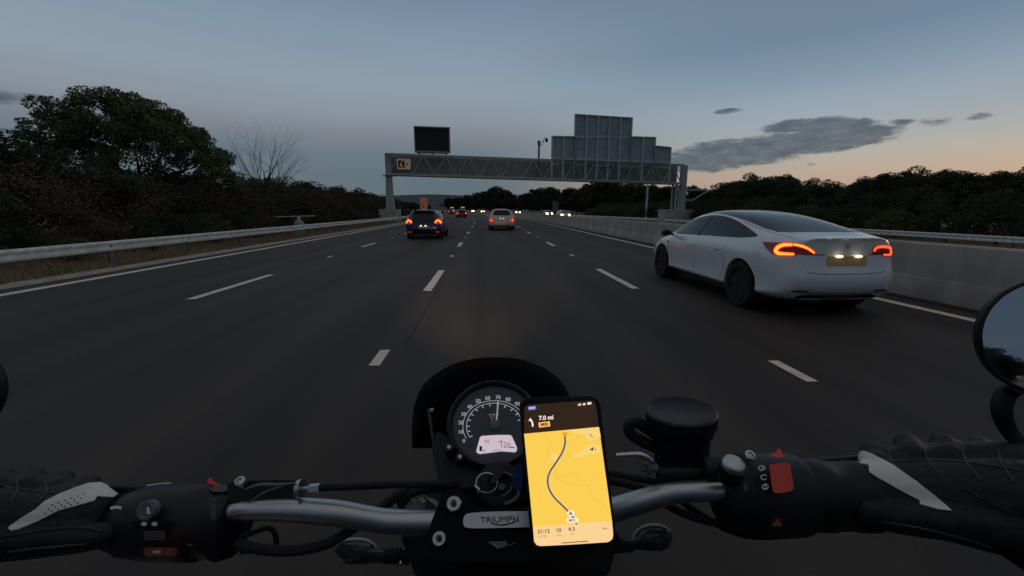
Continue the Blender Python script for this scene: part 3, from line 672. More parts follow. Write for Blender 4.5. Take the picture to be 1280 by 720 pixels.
def grass(label, x0, x1, y0, y1, n, hmax):
    b_x = x0+(x1-x0)*rng.random(n); b_y = y0+(y1-y0)*rng.random(n)**1.6; vs = np.empty((n, 3, 3)); a = rng.uniform(0, 6.283, n); h = hmax*(.35+.65*rng.random(n)); hw = .007+.012*rng.random(n)+b_y*.0003
    ox = np.array([off(v) for v in b_y]); z0 = np.array([zcross(v) for v in b_x])
    vs[:, 0] = np.stack([b_x+ox-np.cos(a)*hw, b_y-np.sin(a)*hw, z0-.01], 1); vs[:, 1] = np.stack([b_x+ox+np.cos(a)*hw, b_y+np.sin(a)*hw, z0-.01], 1)
    vs[:, 2] = np.stack([b_x+ox+rng.normal(0, .35, n)*h, b_y+rng.normal(0, .35, n)*h, z0+h], 1)
    me = bpy.data.meshes.new('dry_grass'); me.vertices.add(3*n); me.vertices.foreach_set('co', vs.reshape(-1)); me.loops.add(3*n); me.loops.foreach_set('vertex_index', np.arange(3*n)); me.polygons.add(n); me.polygons.foreach_set('loop_start', np.arange(0, 3*n, 3)); me.update(calc_edges=True); me.materials.append(M['dry_grass'])
    o = bpy.data.objects.new('dry_grass', me); COL.objects.link(o); tag(o, label, 'grass', kind='stuff')
grass('dry brown grass growing along the left verge under the guardrail', -12.6, -9.75, 2, 110, 60000, .17)
grass('dry brown grass on the right verge beside the far guardrail', 24.6, 28.5, 10, 110, 40000, .22)
FLM = tree_proto(.7, .6, .05, 'flower', 500, .05, 12, tr=.02)
place(FLM, 'flowering_weed', -11.6, 23.5, 1, 'low yellow-green flowering weed behind the left guardrail', 'shrub')
for px_, Y, s, pr, lb in [(14, 17, .50, TR[0], 'dark leafy tree at the far left edge, left of the big tree'), (-60, 15, .46, TR[1], 'dark leafy tree leaning in at the very left edge of the picture'),
                      (402, 46, .52, CN, 'pointed little tree rising from the left hedge, right of the bare tree'), (425, 55, .5, TR[2], 'rounded dark tree in the left hedge, right of the pointed tree'), (450, 62, .5, TR[0], 'low round tree in the left hedge, nearest the gantry leg'),
                      (385, 50, .5, TR[1], 'dark bushy tree in the left hedge between the bare tree and the pointed tree')]:
    place(pr, 'hedge_tree', gx(px_, Y), Y, s, lb, 'tree')
# trees beyond the gantry on the left
for k in range(26):
    Y = 66+k*9; x = off(Y)-19-random.random()*5
    place(random.choice(TR), 'roadside_tree', x, Y, .42+random.random()*.12+k*.004, 'dark tree on the left verge beyond the gantry', 'tree', 'trees on the left verge beyond the gantry')
# trees right of the far carriageway: silhouette heights follow the skyline
sky_r = [(742, 226), (756, 224), (772, 226), (790, 228), (810, 230), (830, 232), (850, 236), (862, 232), (878, 231), (896, 230), (912, 228), (928, 224), (942, 218), (958, 222), (974, 225), (992, 228), (1012, 233), (1030, 229), (1043, 225), (1058, 230), (1074, 231), (1092, 219), (1110, 213), (1129, 210), (1148, 211), (1166, 217), (1182, 215), (1196, 213), (1214, 215), (1232, 214), (1252, 212), (1275, 213), (1300, 210), (1330, 208)]
for k, (px_, py) in enumerate(sky_r):
    X = 36+random.uniform(-2.5, 2.5); Y = X*F/(px_-606)*.985; h = (262-py)*Y/F+1.44+.5
    if px_ > 1090: lb, g = 'tall dense dark tree in the right-hand wood behind the guardrail, above the white car', 'tall trees in the right-hand wood'
    elif px_ > 860: lb, g = 'dark rounded tree in the right-hand tree line under the long cloud', 'trees in the right-hand tree line'
    else: lb, g = 'dark tree seen beneath the right half of the gantry', 'trees seen beneath the gantry'
    pr = CN if k in (6, 8) else TR[k % 3]; s = h/8.1*(1.0+random.uniform(-.03, .05))
    place(pr, 'woodland_tree', X, Y, s, lb, 'tree', g)
    if k % 2 == 0: place(TR[(k+1) % 3], 'woodland_tree', X+5, Y+2, s*1.0, 'dark tree at the back of the right-hand wood', 'tree', 'trees at the back of the right-hand wood')
for k in range(44):
    y = -4+k*2.5; x = 28.6+random.uniform(-.7, 1.6)+off(y)
    pr = SH[3] if k % 4 == 1 else SH[random.choice((0, 1))]
    place(pr, 'shrub', x, y, random.uniform(.72, 1.0), 'olive green shrub behind the right guardrail' if pr is SH[3] else 'dark shrub at the foot of the right-hand wood', 'shrub', 'olive shrubs behind the right guardrail' if pr is SH[3] else 'dark shrubs at the foot of the right-hand wood')
    if k % 2: place(SH[0], 'shrub', x+3, y+1, 1.15, 'tall dark shrub between the right guardrail and the wood', 'shrub', 'tall dark shrubs in front of the right-hand wood')
# far trees closing the view ahead
far = [(562, 248, 620), (572, 247, 560), (583, 244, 520), (594, 241, 460), (604, 239, 420), (613, 236, 380), (621, 234, 360), (630, 238, 340), (640, 242, 310), (650, 244, 290), (660, 242, 270), (668, 238, 250), (677, 236, 230), (686, 234, 215), (695, 238, 200), (706, 238, 185), (716, 235, 170), (727, 236, 160), (737, 232, 150), (748, 236, 145)]
for k, (px_, py, Y) in enumerate(far):
    h = (262-py)*Y/F+1.44+.6; s = h/14.0
    place(FT[k % 3], 'distant_tree', gx(px_, Y), Y, s, 'distant dark tree closing the view over the road ahead', 'tree', 'distant trees over the road ahead')
    place(FT[(k+1) % 3], 'distant_tree', gx(px_+5, Y-8), Y-8, s*.6, 'lower distant tree in front of the dark trees ahead', 'tree', 'lower distant trees ahead')
for k in range(9):
    Y = 330+k*45; place(FT[k % 3], 'distant_tree', off(Y)-22-random.random()*10, Y, .45+.012*k, 'distant low tree left of the oncoming bend', 'tree', 'distant trees left of the bend')
# the world behind the rider, seen in the mirror
for k in range(16):
    y = -8-k*6; place(TR[k % 3], 'roadside_tree', 33+random.uniform(-3, 4), y, random.uniform(.55, .8), 'dark tree behind the rider reflected in the mirror', 'tree', 'trees behind the rider')
    place(TR[(k+1) % 3], 'roadside_tree', -20+random.uniform(-3, 2), y, random.uniform(.5, .7), 'dark tree beside the left verge behind the rider', 'tree', 'trees behind the rider on the left')
# ------------------------------------------------------------------ cars
SCULPT = True
def ring(y, w, zb, zbelt, wb, zr, wr, dy=None, ov=None):
    h = zbelt-zb
    rows = [(0, zb), (.80*w, zb), (.965*w, zb+.09), (w, zb+h*.42), (w*.985, zb+h*.80), (wb, zbelt), (wr+(wb-wr)*.20, zr-(zr-zbelt)*.20), (wr*.74, zr-.012), (0, zr)]
    if SCULPT: rows[2] = (.985*w, zb+.12); rows[3] = (.962*w, zb+h*.36); rows[4] = (w*1.0, zb+h*.76)
    if ov:
        for k, v in ov.items(): rows[k] = v
    dy = dy or {}
    return [(x, y+dy.get(i, 0), z) for i, (x, z) in enumerate(rows)]
def shell(rings, crease_rows=(), crease_back=0., axles=(), arch=.37, bulge=(.03, .03), fdx=0.60):
    bm = bmesh.new(); R, Lf = [], []
    for rg in rings:
        r = [bm.verts.new(p) for p in rg]; l = [r[0]]+[bm.verts.new((-p[0], p[1], p[2])) for p in rg[1:8]]+[r[8]]
        R.append(r); Lf.append(l)
    cl = bm.edges.layers.float.new('crease_edge')
    for a in range(len(rings)-1):
        for i in range(8):
            bm.faces.new((R[a][i], R[a+1][i], R[a+1][i+1], R[a][i+1])); bm.faces.new((Lf[a][i+1], Lf[a+1][i+1], Lf[a+1][i], Lf[a][i]))
    for idx, sg, bu in ((0, -1, bulge[0]), (len(rings)-1, 1, bulge[1])):
        rg = rings[idx]; rr = [None]; ll = [None]
        for i in range(1, 8):
            x, y, z = rg[i]; rr.append(bm.verts.new((x*fdx, y+sg*bu, z))); ll.append(bm.verts.new((-x*fdx, y+sg*bu, z)))
        for i in range(1, 7):
            for q in ((R[idx][i], R[idx][i+1], rr[i+1], rr[i]), (rr[i], rr[i+1], ll[i+1], ll[i]), (ll[i], ll[i+1], Lf[idx][i+1], Lf[idx][i])): bm.faces.new(q)
        bm.faces.new((R[idx][0], R[idx][1], rr[1])); bm.faces.new((R[idx][0], rr[1], ll[1])); bm.faces.new((R[idx][0], ll[1], Lf[idx][1]))
        bm.faces.new((R[idx][8], rr[7], R[idx][7])); bm.faces.new((R[idx][8], ll[7], rr[7])); bm.faces.new((R[idx][8], Lf[idx][7], ll[7]))
    for e in bm.edges:
        for side in (R, Lf):
            for row, cv in crease_rows:
                if any((e.verts[0] is side[a][row] and e.verts[1] is side[a+1][row]) or (e.verts[1] is side[a][row] and e.verts[0] is side[a+1][row]) for a in range(len(rings)-1)): e[cl] = cv
    if crease_back:
        for side in (R, Lf):
            for i in (5, 6, 7):
                e = bm.edges.get((side[0][i], side[0][i+1]))
                if e: e[cl] = crease_back
    bmesh.ops.recalc_face_normals(bm, faces=bm.faces)
    me = bpy.data.meshes.new('body'); bm.to_mesh(me); bm.free()
    ob = bpy.data.objects.new('tmp', me); COL.objects.link(ob)
    s = ob.modifiers.new('s', 'SUBSURF'); s.levels = s.render_levels = 3
    dg = bpy.context.evaluated_depsgraph_get(); m2 = bpy.data.meshes.new_from_object(ob.evaluated_get(dg)); dg = None
    bb = bmesh.new(); bb.from_mesh(m2); bvh = BVHTree.FromBMesh(bb); bb.free()
    ob.modifiers.clear(); ob.data = m2
    cm = MB()
    for y, z in axles:
        for sx in (-1, 1):
            mx = Matrix.Translation((sx*.60, y, z)) @ Matrix.Rotation(rad(90), 4, 'Y')
            q = MB(); cm.lathe([(arch, -.0), (arch, .0), (arch, 0)], mx, 3) if False else None
            prof = [(arch, 0), (arch, .6)] if sx > 0 else [(arch, -.6), (arch, 0)]
            cm.lathe(prof, mx, 40)
    if axles:
        cme = bpy.data.meshes.new('c'); cme.from_pydata(cm.v, [], cm.f); b2 = bmesh.new(); b2.from_mesh(cme); bmesh.ops.recalc_face_normals(b2, faces=b2.faces); b2.to_mesh(cme); b2.free()
        cob = bpy.data.objects.new('cut', cme); COL.objects.link(cob)
        md = ob.modifiers.new('b', 'BOOLEAN'); md.object = cob; md.operation = 'DIFFERENCE'; md.solver = 'EXACT'
        dg = bpy.context.evaluated_depsgraph_get(); m3 = bpy.data.meshes.new_from_object(ob.evaluated_get(dg)); bpy.data.objects.remove(cob)
    else: m3 = m2
    bpy.data.objects.remove(ob)
    m3.shade_smooth(); m3.set_sharp_from_angle(angle=rad(38)); m3.materials.clear()
    return m3, bvh
def resample(poly, step, closed=True):
    out = []; n = len(poly)
    for i in range(n if closed else n-1):
        a, b = V(poly[i][:2]), V(poly[(i+1) % n][:2]); k = max(1, int((b-a).length/step+.5))
        for j in range(k): out.append(a.lerp(b, j/k))
    if not closed: out.append(V(poly[-1][:2]))
    return out
def inside(p, poly):
    c = False; n = len(poly)
    for i in range(n):
        a, b = poly[i], poly[i-1]
        if (a[1] > p[1]) != (b[1] > p[1]) and p[0] < (b[0]-a[0])*(p[1]-a[1])/(b[1]-a[1])+a[0]: c = not c
    return c
def patch_mb(bvh, poly, rf, eps=.004, step=.04, depth=.012, mirror=False):
    """a thin shell lying on the surface, cut to the outline; rf maps a 2D point to (origin, direction)"""
    bd = resample(poly, step); n = len(bd); xs_ = [p[0] for p in bd]; ys_ = [p[1] for p in bd]; pts = list(bd)
    y = min(ys_)+step*.5
    while y < max(ys_):
        x = min(xs_)+step*.5
        while x < max(xs_):
            if inside((x, y), bd) and min((V((x, y))-q).length for q in bd) > step*.45: pts.append(V((x, y)))
            x += step
        y += step
    vs2, _, fs, ov, _, _ = delaunay_2d_cdt(pts, [(i, (i+1) % n) for i in range(n)], [], 1, 1e-7)
    top, nn = [], []; last = None
    for p in vs2:
        o, d = rf(p[0], p[1]); d = V(d).normalized(); h, nr, _, _ = bvh.ray_cast(V(o), d)
        if h is None:
            h, nr, _, _ = bvh.find_nearest(V(o)+d*(last or 3))
        else: last = (h-V(o)).length
        if nr.dot(d) > 0: nr = -nr
        top.append(h+nr*eps); nn.append(nr)
    m = MB(); k = len(top); cnt = {}
    for f in fs:
        for i in range(len(f)):
            e = (f[i], f[(i+1) % len(f)]); cnt[e] = 1
    f2 = [tuple(f) for f in fs]; low = [t-q*depth for t, q in zip(top, nn)]
    for e in cnt:
        if (e[1], e[0]) not in cnt: f2.append((e[1], e[0], e[0]+k, e[1]+k))
    vv = top+low
    if mirror: vv = [V((-v.x, v.y, v.z)) for v in vv]
    m.add(vv, f2); return m
SL = lambda y, z: ((-3, y, z), (1, 0, 0))
RE = lambda x, z: ((x, -5, z), (0, 1, 0))
FR_ = lambda x, z: ((x, 5, z), (0, -1, 0))
TP = lambda x, y: ((x, y, 4), (0, 0, -1))
def ribbon_poly(pts, w):
    pts = [V(p[:2]) for p in pts]; a, b = [], []
    for i, p in enumerate(pts):
        d = (pts[min(i+1, len(pts)-1)]-pts[max(i-1, 0)]).normalized(); n = V((-d.y, d.x)); ww = (w[i] if isinstance(w, (list, tuple)) else w)/2
        a.append(p+n*ww); b.append(p-n*ww)
    return [tuple(p) for p in a+b[::-1]]
def add_patch(name, m, parent, bvh, poly, rf, both=False, **kw):
    o = []
    for mir in ((False, True) if both else (False,)):
        o.append(patch_mb(bvh, poly, rf, mirror=mir, **kw).build(name, m, parent, smooth=50))
    return o[0]
def wheel(parent, x, y, r, rimm, sgn, width=.235):
    w = bpy.data.objects.new('wheel', None); COL.objects.link(w); w.parent = parent; w.location = (x, y, r)
    mx = Matrix.Rotation(rad(90)*sgn, 4, 'Y'); h = width/2
    MB().lathe([(r*.66, -h), (r*.93, -h), (r, -h*.7), (r, h*.7), (r*.95, h), (r*.70, h*1.02), (r*.66, h*.8)], mx, 40).build('tyre', 'tyre', w, smooth=40)
    b = MB().lathe([(r*.10, -h*.2), (r*.66, -h*.1), (r*.67, h*.7), (r*.64, h*.86), (r*.60, h*.55), (r*.58, h*.1)], mx, 40)
    for k in range(5):
        a = 2*math.pi*k/5
        for da in (-.13, .13):
            b.beam(mx @ V((math.cos(a)*r*.08, math.sin(a)*r*.08, h*.62)), mx @ V((math.cos(a+da)*r*.63, math.sin(a+da)*r*.63, h*.70)), .035, .03)
    b.lathe([(r*.15, h*.3), (r*.15, h*.68), (r*.09, h*.72)], mx, 16)
    b.build('rim', rimm, w, smooth=40); return w
def arch_liner(parent, axles, r):
    for y, z in axles:
        for sx in (-1, 1):
            b = MB(); mx = Matrix.Translation((sx*.56, y, z)) @ Matrix.Rotation(rad(90), 4, 'Y'); n = 24
            n0 = len(b.v)
            for k in range(n+1):
                a = math.pi*2*k/n
                for zz in (0, .23*sx): b.v.append(tuple(mx @ V((math.cos(a)*(r-.004), math.sin(a)*(r-.004), zz))))
            b.f += [(n0+2*i, n0+2*i+1, n0+2*i+3, n0+2*i+2) for i in range(n)]; b.f.append(tuple(n0+2*i for i in range(n)))
            b.build('wheel_arch', 'trim', parent, fixn=False)
# ---- the white saloon overtaking on the right
CX, CY = 4.68, 7.60
car = thing('car', 'white fastback saloon with glowing C-shaped tail lamps passing close on the right', 'car', (CX, CY, 0))
AX = [(-1.44, .345), (1.45, .345)]
rg = [
 ring(-2.31, .60, .29, .90, .60, 1.075, .52, dy={1: .16, 2: .03, 3: -.02, 4: .035, 5: .06, 6: .055, 7: .0, 8: -.02}, ov={2: (.62, .36), 3: (.66, .55), 4: (.64, .70), 5: (.61, .92), 6: (.55, 1.05), 7: (.38, 1.085)}),
 ring(-2.21, .765, .24, .92, .72, 1.085, .60, dy={4: .03, 5: .03}, ov={3: (.78, .55), 4: (.765, .71), 6: (.64, 1.05), 7: (.45, 1.092)}),
 ring(-2.03, .875, .21, .945, .815, 1.115, .66, ov={4: (.87, .73), 6: (.72, 1.065), 7: (.50, 1.115)}),
 ring(-1.80, .925, .20, .96, .868, 1.175, .64, ov={6: (.757, 1.09)}),
 ring(-1.50, .935, .20, .965, .875, 1.25, .62, ov={6: (.745, 1.135)}),
 ring(-1.00, .93, .19, .955, .88, 1.355, .60),
 ring(-.45, .92, .19, .94, .88, 1.425, .60),
 ring(.10, .92, .19, .925, .875, 1.445, .60),
 ring(.55, .92, .19, .91, .87, 1.40, .61),
 ring(.92, .92, .19, .90, .865, 1.27, .62),
 ring(1.25, .925, .19, .885, .86, 1.09, .64),
 ring(1.48, .93, .20, .865, .85, .965, .66, ov={6: (.72, .93)}),
 ring(1.85, .915, .20, .80, .81, .885, .60, ov={6: (.70, .86)}),
 ring(2.12, .84, .22, .70, .74, .78, .55, ov={6: (.62, .755)}),
 ring(2.30, .66, .26, .58, .56, .66, .40, ov={6: (.48, .63)}, dy={1: -.1}),
]
bm_, bv = shell(rg, crease_rows=((2, .45), (5, .30), (6, .22)), crease_back=.62, axles=AX, arch=.39, bulge=(.03, .05), fdx=.60)
bo = bpy.data.objects.new('body', bm_); bo.data.materials.append(M['white_paint']); link(bo, car)
arch_liner(car, AX, .39)
def camray(px, py, loc=V((CX, CY, 0))): return (CAM-loc, ray(px, py))
def z5(x, y): return (780+x/3.556, 230+y/3.556)
def z2(x, y): return (930+x/5.145, 250+y/5.145)
kw = dict(step=1.6, eps=.004)
# side windows: outline in side view, mirrored to the other side
sw = [(1.10, .985), (1.0, 1.06), (.72, 1.20), (.38, 1.295), (0, 1.338), (-.40, 1.327), (-.80, 1.270), (-1.12, 1.20), (-1.42, 1.125), (-1.60, 1.07), (-1.45, 1.04), (-1.15, 1.02), (-.3, 1.0), (.4, .98), (.9, .965)]
sw = smoothcurve(sw+[sw[0]], 3)[:-1]
add_patch('side_window', 'glass', car, bv, sw, SL, both=True, step=.05, eps=.004)
for yy0, yy1, wdt in ((.02, -.10, .075), (-1.10, -1.16, .03)): add_patch('door_pillar', 'trim', car, bv, ribbon_poly([(yy0, .99 if yy0 > 0 else 1.03), ((yy0+yy1)/2, 1.15), (yy1, 1.315 if yy0 > 0 else 1.18)], wdt), SL, both=True, step=.04, eps=.0055)
rgp = [(0, -1.92), (.30, -1.91), (.50, -1.87), (.60, -1.76), (.625, -1.5), (.61, -1.1), (.585, -.6), (.54, 0), (.54, .45), (.0, .50)]
rgp = rgp+[(-x, y) for x, y in rgp[-2:0:-1]]
add_patch('rear_window', 'glass', car, bv, rgp, TP, step=.06, eps=.004)
wsp = [(0, .60), (.55, .56), (.66, 1.24), (.0, 1.36)]; wsp = wsp+[(-x, y) for x, y in wsp[-2:0:-1]]
add_patch('windscreen', 'glass', car, bv, wsp, TP, step=.07, eps=.004)
# tail lamps, as wrapped shells on the rear corners
tl = [z2(*p) for p in [(120, 268), (180, 273), (250, 273), (310, 276), (370, 284), (410, 296), (440, 318), (464, 346), (420, 349), (332, 350), (322, 358), (250, 357), (190, 352), (160, 330), (140, 305)]]
def lampset(outline, runs, mir=False):
    lens = patch_mb(bv, outline, camray, mirror=mir, step=1.6, eps=.005).build('tail_lamp', 'tail_dim', car, smooth=50)
    for c_, gw, cw in runs:
        n = len(c_); env = [math.sin(math.pi*min(.93, .12+(i+1)/n*.8)) for i in range(n)]
        patch_mb(bv, ribbon_poly(c_, [gw*(.6+.4*e) for e in env]), camray, mirror=mir, step=1.1, eps=.007, depth=.004).build('lamp_glow_ring', 'tail_glow', lens, smooth=50)
        patch_mb(bv, ribbon_poly(c_, [cw*(.35+.65*e) for e in env]), camray, mirror=mir, step=1.0, eps=.009, depth=.004).build('lamp_light_guide', 'tail_core' if gw > 4.4 else 'tail_core2', lens, smooth=50)
    return lens
cc = [z2(*p) for p in smoothcurve([(312, 289), (265, 289), (232, 297), (212, 313), (206, 330), (222, 343), (265, 347), (322, 348)], 3)]
c2 = [z2(*p) for p in smoothcurve([(318, 287), (360, 294), (395, 305), (425, 322), (452, 343)], 3)]
lampset(tl, [(cc, 6.6, 4.0), (c2, 4.6, 2.6)])
tr_ = [z2(*p) for p in smoothcurve([(822, 322), (834, 300), (868, 289), (910, 289), (945, 298), (958, 322), (953, 354), (935, 367), (900, 362), (880, 349), (855, 346), (830, 346), (822, 322)], 2)[:-1]]
lampset(tr_, [([z2(*p) for p in smoothcurve([(834, 330), (846, 310), (872, 301), (912, 301), (938, 310), (944, 332), (934, 352), (895, 352)], 3)], 4.3, 2.2)])
# number plate, lamps, seams, reflectors, diffuser, badge (rear view coordinates x, z)
ND = bv.ray_cast(V((0, -5, .8)), V((0, 1, 0)))[0]
b = MB(); b.box((0, ND.y-.012, .785), (.535, .02, .125)); pl_ = b.build('number_plate', 'plate', car, bevel=.008)
add_patch('plate_recess', 'white_paint', car, bv, rrect(.60, .17, .03, 3, 0, .79), RE, step=.05, eps=.002)
for sx in (-.13, .13):
    q = MB(); q.ball((sx, ND.y-.035, .845), .042, 8, (1.25, .45, .42)); q.build('plate_lamp', 'plate_lamp', car, smooth=60)
seam = lambda nm, pts, rf, wd=.007, both=True, m='trim', e=.0012: add_patch(nm, m, car, bv, ribbon_poly(smoothcurve(pts, 3), wd), rf, both=both, step=.05, eps=e, depth=.004)
seam('boot_seam', [(.0, .862), (.35, .862), (.60, .87)], RE, .012)
seam('boot_seam', [(.0, .615), (.30, .618), (.48, .63), (.53, .65)], RE, .007)
seam('boot_seam', [(.62, -2.16), (.635, -2.0), (.655, -1.8), (.665, -1.55), (.655, -1.25), (.64, -1.0)], TP, .007)
add_patch('bumper_reflector', 'trim', car, bv, rrect(.22, .022, .01, 2, -.56, .385), RE, both=True, step=.04, eps=.003)
add_patch('rear_diffuser', 'trim', car, bv, [(-.62, .20), (.62, .20), (.58, .30), (.46, .325), (-.46, .325), (-.58, .30)], RE, step=.05, eps=.006)
seam('bumper_crease', [(.0, .345), (.45, .352), (.68, .372), (.74, .40)], RE, .008)
# side seams and handles
for pts in ([(-.02, .94), (-.03, .7), (.0, .45), (.0, .27)], [(1.08, .90), (1.12, .7), (1.10, .45), (1.03, .28)], [(-.98, .95), (-.96, .78), (-1.02, .62), (-1.00, .50), (-.92, .36), (-.9, .28)], [(-.92, .28), (0, .265), (1.03, .28)]):
    seam('door_seam', pts, SL, .006)
for y in (.18, -.78): add_patch('door_handle', 'alu', car, bv, rrect(.20, .022, .01, 2, y, .80), SL, both=True, step=.04, eps=.004)
add_patch('fuel_flap_seam', 'white_paint', car, bv, rrect(.1, .06, .02, 2, -1.75, .84), SL, step=.04, eps=.002)
add_patch('side_marker', 'trim', car, bv, rrect(.085, .03, .012, 3, 1.03+.14, .79), SL, both=True, step=.03, eps=.004)
add_patch('sill_trim', 'trim', car, bv, [(-1.0, .20), (1.05, .20), (1.05, .235), (-1.0, .235)], SL, both=True, step=.06, eps=.004)
by = bv.ray_cast(V((0, -5, .965)), V((0, 1, 0)))[0].y
b = MB()
for poly in ([(-.035, .99), (.035, .99), (.032, .979), (.008, .984), (-.008, .984), (-.032, .979)], [(-.007, .982), (.007, .982), (0, .925)]):
    b.prism(poly, lambda x, y: V((x, by-.012, y)), lambda x, y: V((x, by+.03, y)))
b.build('badge', 'steel', car)
for sx in (-1, 1):
    b = MB(); b.ball((sx*1.015, .98, .985), .1, 8, (1.05, .55, .68)); mo = b.build('door_mirror', 'trim', car, smooth=60)
    b = MB(); b.beam((sx*.85, 1.03, .945), (sx*.98, 1.0, .96), .05, .04); b.build('mirror_arm', 'trim', mo)
    b = MB(); b.ball((sx*1.015, .94, .985), .085, 8, (1, .25, .62)); b.build('mirror_glass', 'glass', mo, smooth=60)
b = MB(); b.box((0, 0, .20), (1.5, 3.6, .08)); b.build('underbody', 'trim', car)
for y, z in AX:
    for sx in (-1, 1): wheel(car, sx*.80, y, .345, 'rim_dark', sx)
# headlamps on the far end
add_patch('headlamp', 'head_cool', car, bv, [(.50, .62), (.72, .68), (.70, .72), (.5, .665)], FR_, both=True, step=.05, eps=.004)
# ---- hatchbacks
SCULPT = False
def hatch(t, paint, kind='blue', lights='tail', rimm='rim_dark', Lh=2.05, W=.89, H=1.46, detail=True):
    A = [(-1.27, .31), (1.27, .31)]; s = W/.89
    r_ = [
     ring(-2.02, .78*s, .28, .92, .74*s, H-.06, .52*s, dy={1: .14, 2: .0, 3: -.03, 4: .02, 5: .07, 6: .26, 7: .30, 8: .30}, ov={6: (.60*s, H-.17)}),
     ring(-1.86, .87*s, .24, .95, .83*s, H-.03, .58*s, dy={6: .13, 7: .13, 8: .13}, ov={6: (.66*s, H-.17)}),
     ring(-1.50, W, .22, .95, .86*s, H-.01, .60*s), ring(-.9, W, .21, .94, .86*s, H, .60*s), ring(-.2, W, .21, .92, .86*s, H, .60*s),
     ring(.35, W, .21, .91, .85*s, H-.06, .60*s), ring(.75, W, .21, .90, .84*s, H-.26, .61*s), ring(1.08, W, .21, .89, .83*s, 1.02, .62*s, ov={6: (.68*s, .97)}),
     ring(1.45, .88*s, .22, .80, .78*s, .92, .55*s, ov={6: (.64*s, .89)}), ring(1.85, .80*s, .23, .68, .70*s, .78, .5*s, ov={6: (.58*s, .755)}), ring(2.02, .64*s, .26, .56, .54*s, .64, .38*s, ov={6: (.45*s, .61)}, dy={1: -.08})]
    me_, v = shell(r_, crease_rows=((5, .2),), crease_back=.3, axles=A, arch=.345, bulge=(.05, .05))
    o = bpy.data.objects.new('body', me_); me_.materials.append(M[paint]); link(o, t); arch_liner(t, A, .345)
    P = lambda n, m, poly, rf, both=False, eps=.005, **k: add_patch(n, m, t, v, poly, rf, both=both, step=.06, eps=eps, **k)
    P('side_window', 'glass', smoothcurve([(.78, .97), (.45, 1.17), (.1, 1.31), (-.5, 1.345), (-1.2, 1.31), (-1.45, 1.2), (-1.5, 1.03), (-.8, 1.0), (0, .98), (.5, .965), (.78, .97)], 3)[:-1], SL, both=True)
    P('windscreen', 'glass', [(0, .38), (.52, .36), (.62, .98), (.3, 1.06), (0, 1.08), (-.3, 1.06), (-.62, .98), (-.52, .36)], TP)
    ry = v.ray_cast(V((0, -5, .58)), V((0, 1, 0)))[0].y
    if kind == 'blue':
        P('rear_window', 'glass', smoothcurve([(0, .80), (.40, .82), (.53, .92), (.50, 1.15), (.44, 1.30), (0, 1.33), (-.44, 1.30), (-.50, 1.15), (-.53, .92), (-.40, .82), (0, .80)], 3)[:-1], RE)
        b = MB(); b.prism([(-.56, -1.72), (-.50, -1.93), (.50, -1.93), (.56, -1.72)], lambda x, y: V((x, y, H-.075)), lambda x, y: V((x, y, H-.035))); b.build('roof_spoiler', paint, t, bevel=.012)
        lamp = [(.50, .80), (.62, .98), (.74, 1.03), (.86, .96), (.90, .84), (.84, .76), (.70, .74)]; core = [(.58, .80), (.60, .87), (.68, .915), (.77, .90), (.82, .84), (.83, .79)]; cw = .062
        pz, pw = .60, .50
    elif kind == 'white':
        P('rear_window', 'glass', smoothcurve([(0, 1.03), (.50, 1.04), (.62, 1.08), (.56, 1.25), (.50, 1.37), (0, 1.40), (-.50, 1.37), (-.56, 1.25), (-.62, 1.08), (-.50, 1.04), (0, 1.03)], 3)[:-1], RE)
        lamp = [(.62, .58), (.58, .72), (.62, .84), (.74, .88), (.88, .86), (.90, .70), (.86, .60)]; core = [(.70, .70), (.76, .70)]; cw = .10
        pz, pw = .45, .50
    else:
        P('rear_window', 'glass', [(-.55, .98), (.55, .98), (.48, 1.30), (-.48, 1.30)], RE)
        lamp = [(.60, .70), (.60, .86), (.84, .86), (.86, .70)]; core = [(.66, .78), (.78, .78)]; cw = .10
        pz, pw = .55, .5
    for mir in (False, True):
        q = patch_mb(v, lamp, RE, mirror=mir, step=.05, eps=.008).build('tail_lamp', ('tail_lens' if detail else 'tail_glow') if lights == 'tail' else 'tail_dim', t, smooth=50)
        if lights == 'tail':
            patch_mb(v, ribbon_poly(core, cw), RE, mirror=mir, step=.04, eps=.012).build('lamp_core', 'tail_core' if detail else 'tail_far', q, smooth=50)
    by_ = v.ray_cast(V((0, -5, pz)), V((0, 1, 0)))[0].y
    b = MB(); b.box((0, by_-.012, pz), (pw, .02, .115)); b.build('number_plate', 'plate', t, bevel=.01)
    if detail:
        zz = .065+pz if kind == 'blue' else .83; y2 = v.ray_cast(V((0, -5, zz)), V((0, 1, 0)))[0].y
        for sx in (-.11, .11):
            q = MB(); q.ball((sx, y2-.03, zz), .042 if kind == 'blue' else .026, 6, (1.1, .4, .6)); q.build('plate_lamp', 'plate_lamp', t, smooth=60)
        P('bumper_reflector', 'reflector', rrect(.16, .045, .015, 2, .66, .36), RE, both=True) if kind == 'blue' else None
        P('bumper_insert', 'trim', [(-.6, .26), (.6, .26), (.58, .38 if kind == 'blue' else .33), (-.58, .38 if kind == 'blue' else .33)], RE, eps=.006)
        P('boot_seam', 'trim', ribbon_poly([(-.55, .72 if kind == 'blue' else .62), (0, .70 if kind == 'blue' else .60), (.55, .72 if kind == 'blue' else .62)], .010), RE, eps=.002)
        P('door_seam', 'trim', ribbon_poly([(-.25, .96), (-.26, .6), (-.22, .26)], .008), SL, both=True, eps=.002)
    hm = {'head': 'head', 'far': 'head_cool'}.get(lights, 'trim')
    hp = [(.60+.21*math.cos(a*.628), .70+.18*math.sin(a*.628)) for a in range(10)] if lights == 'head' else [(.40, .56), (.78, .60), (.80, .80), (.60, .80), (.42, .72)] if lights != 'far' else [(.60+.24*math.cos(a*.628), .70+.22*math.sin(a*.628)) for a in range(10)]
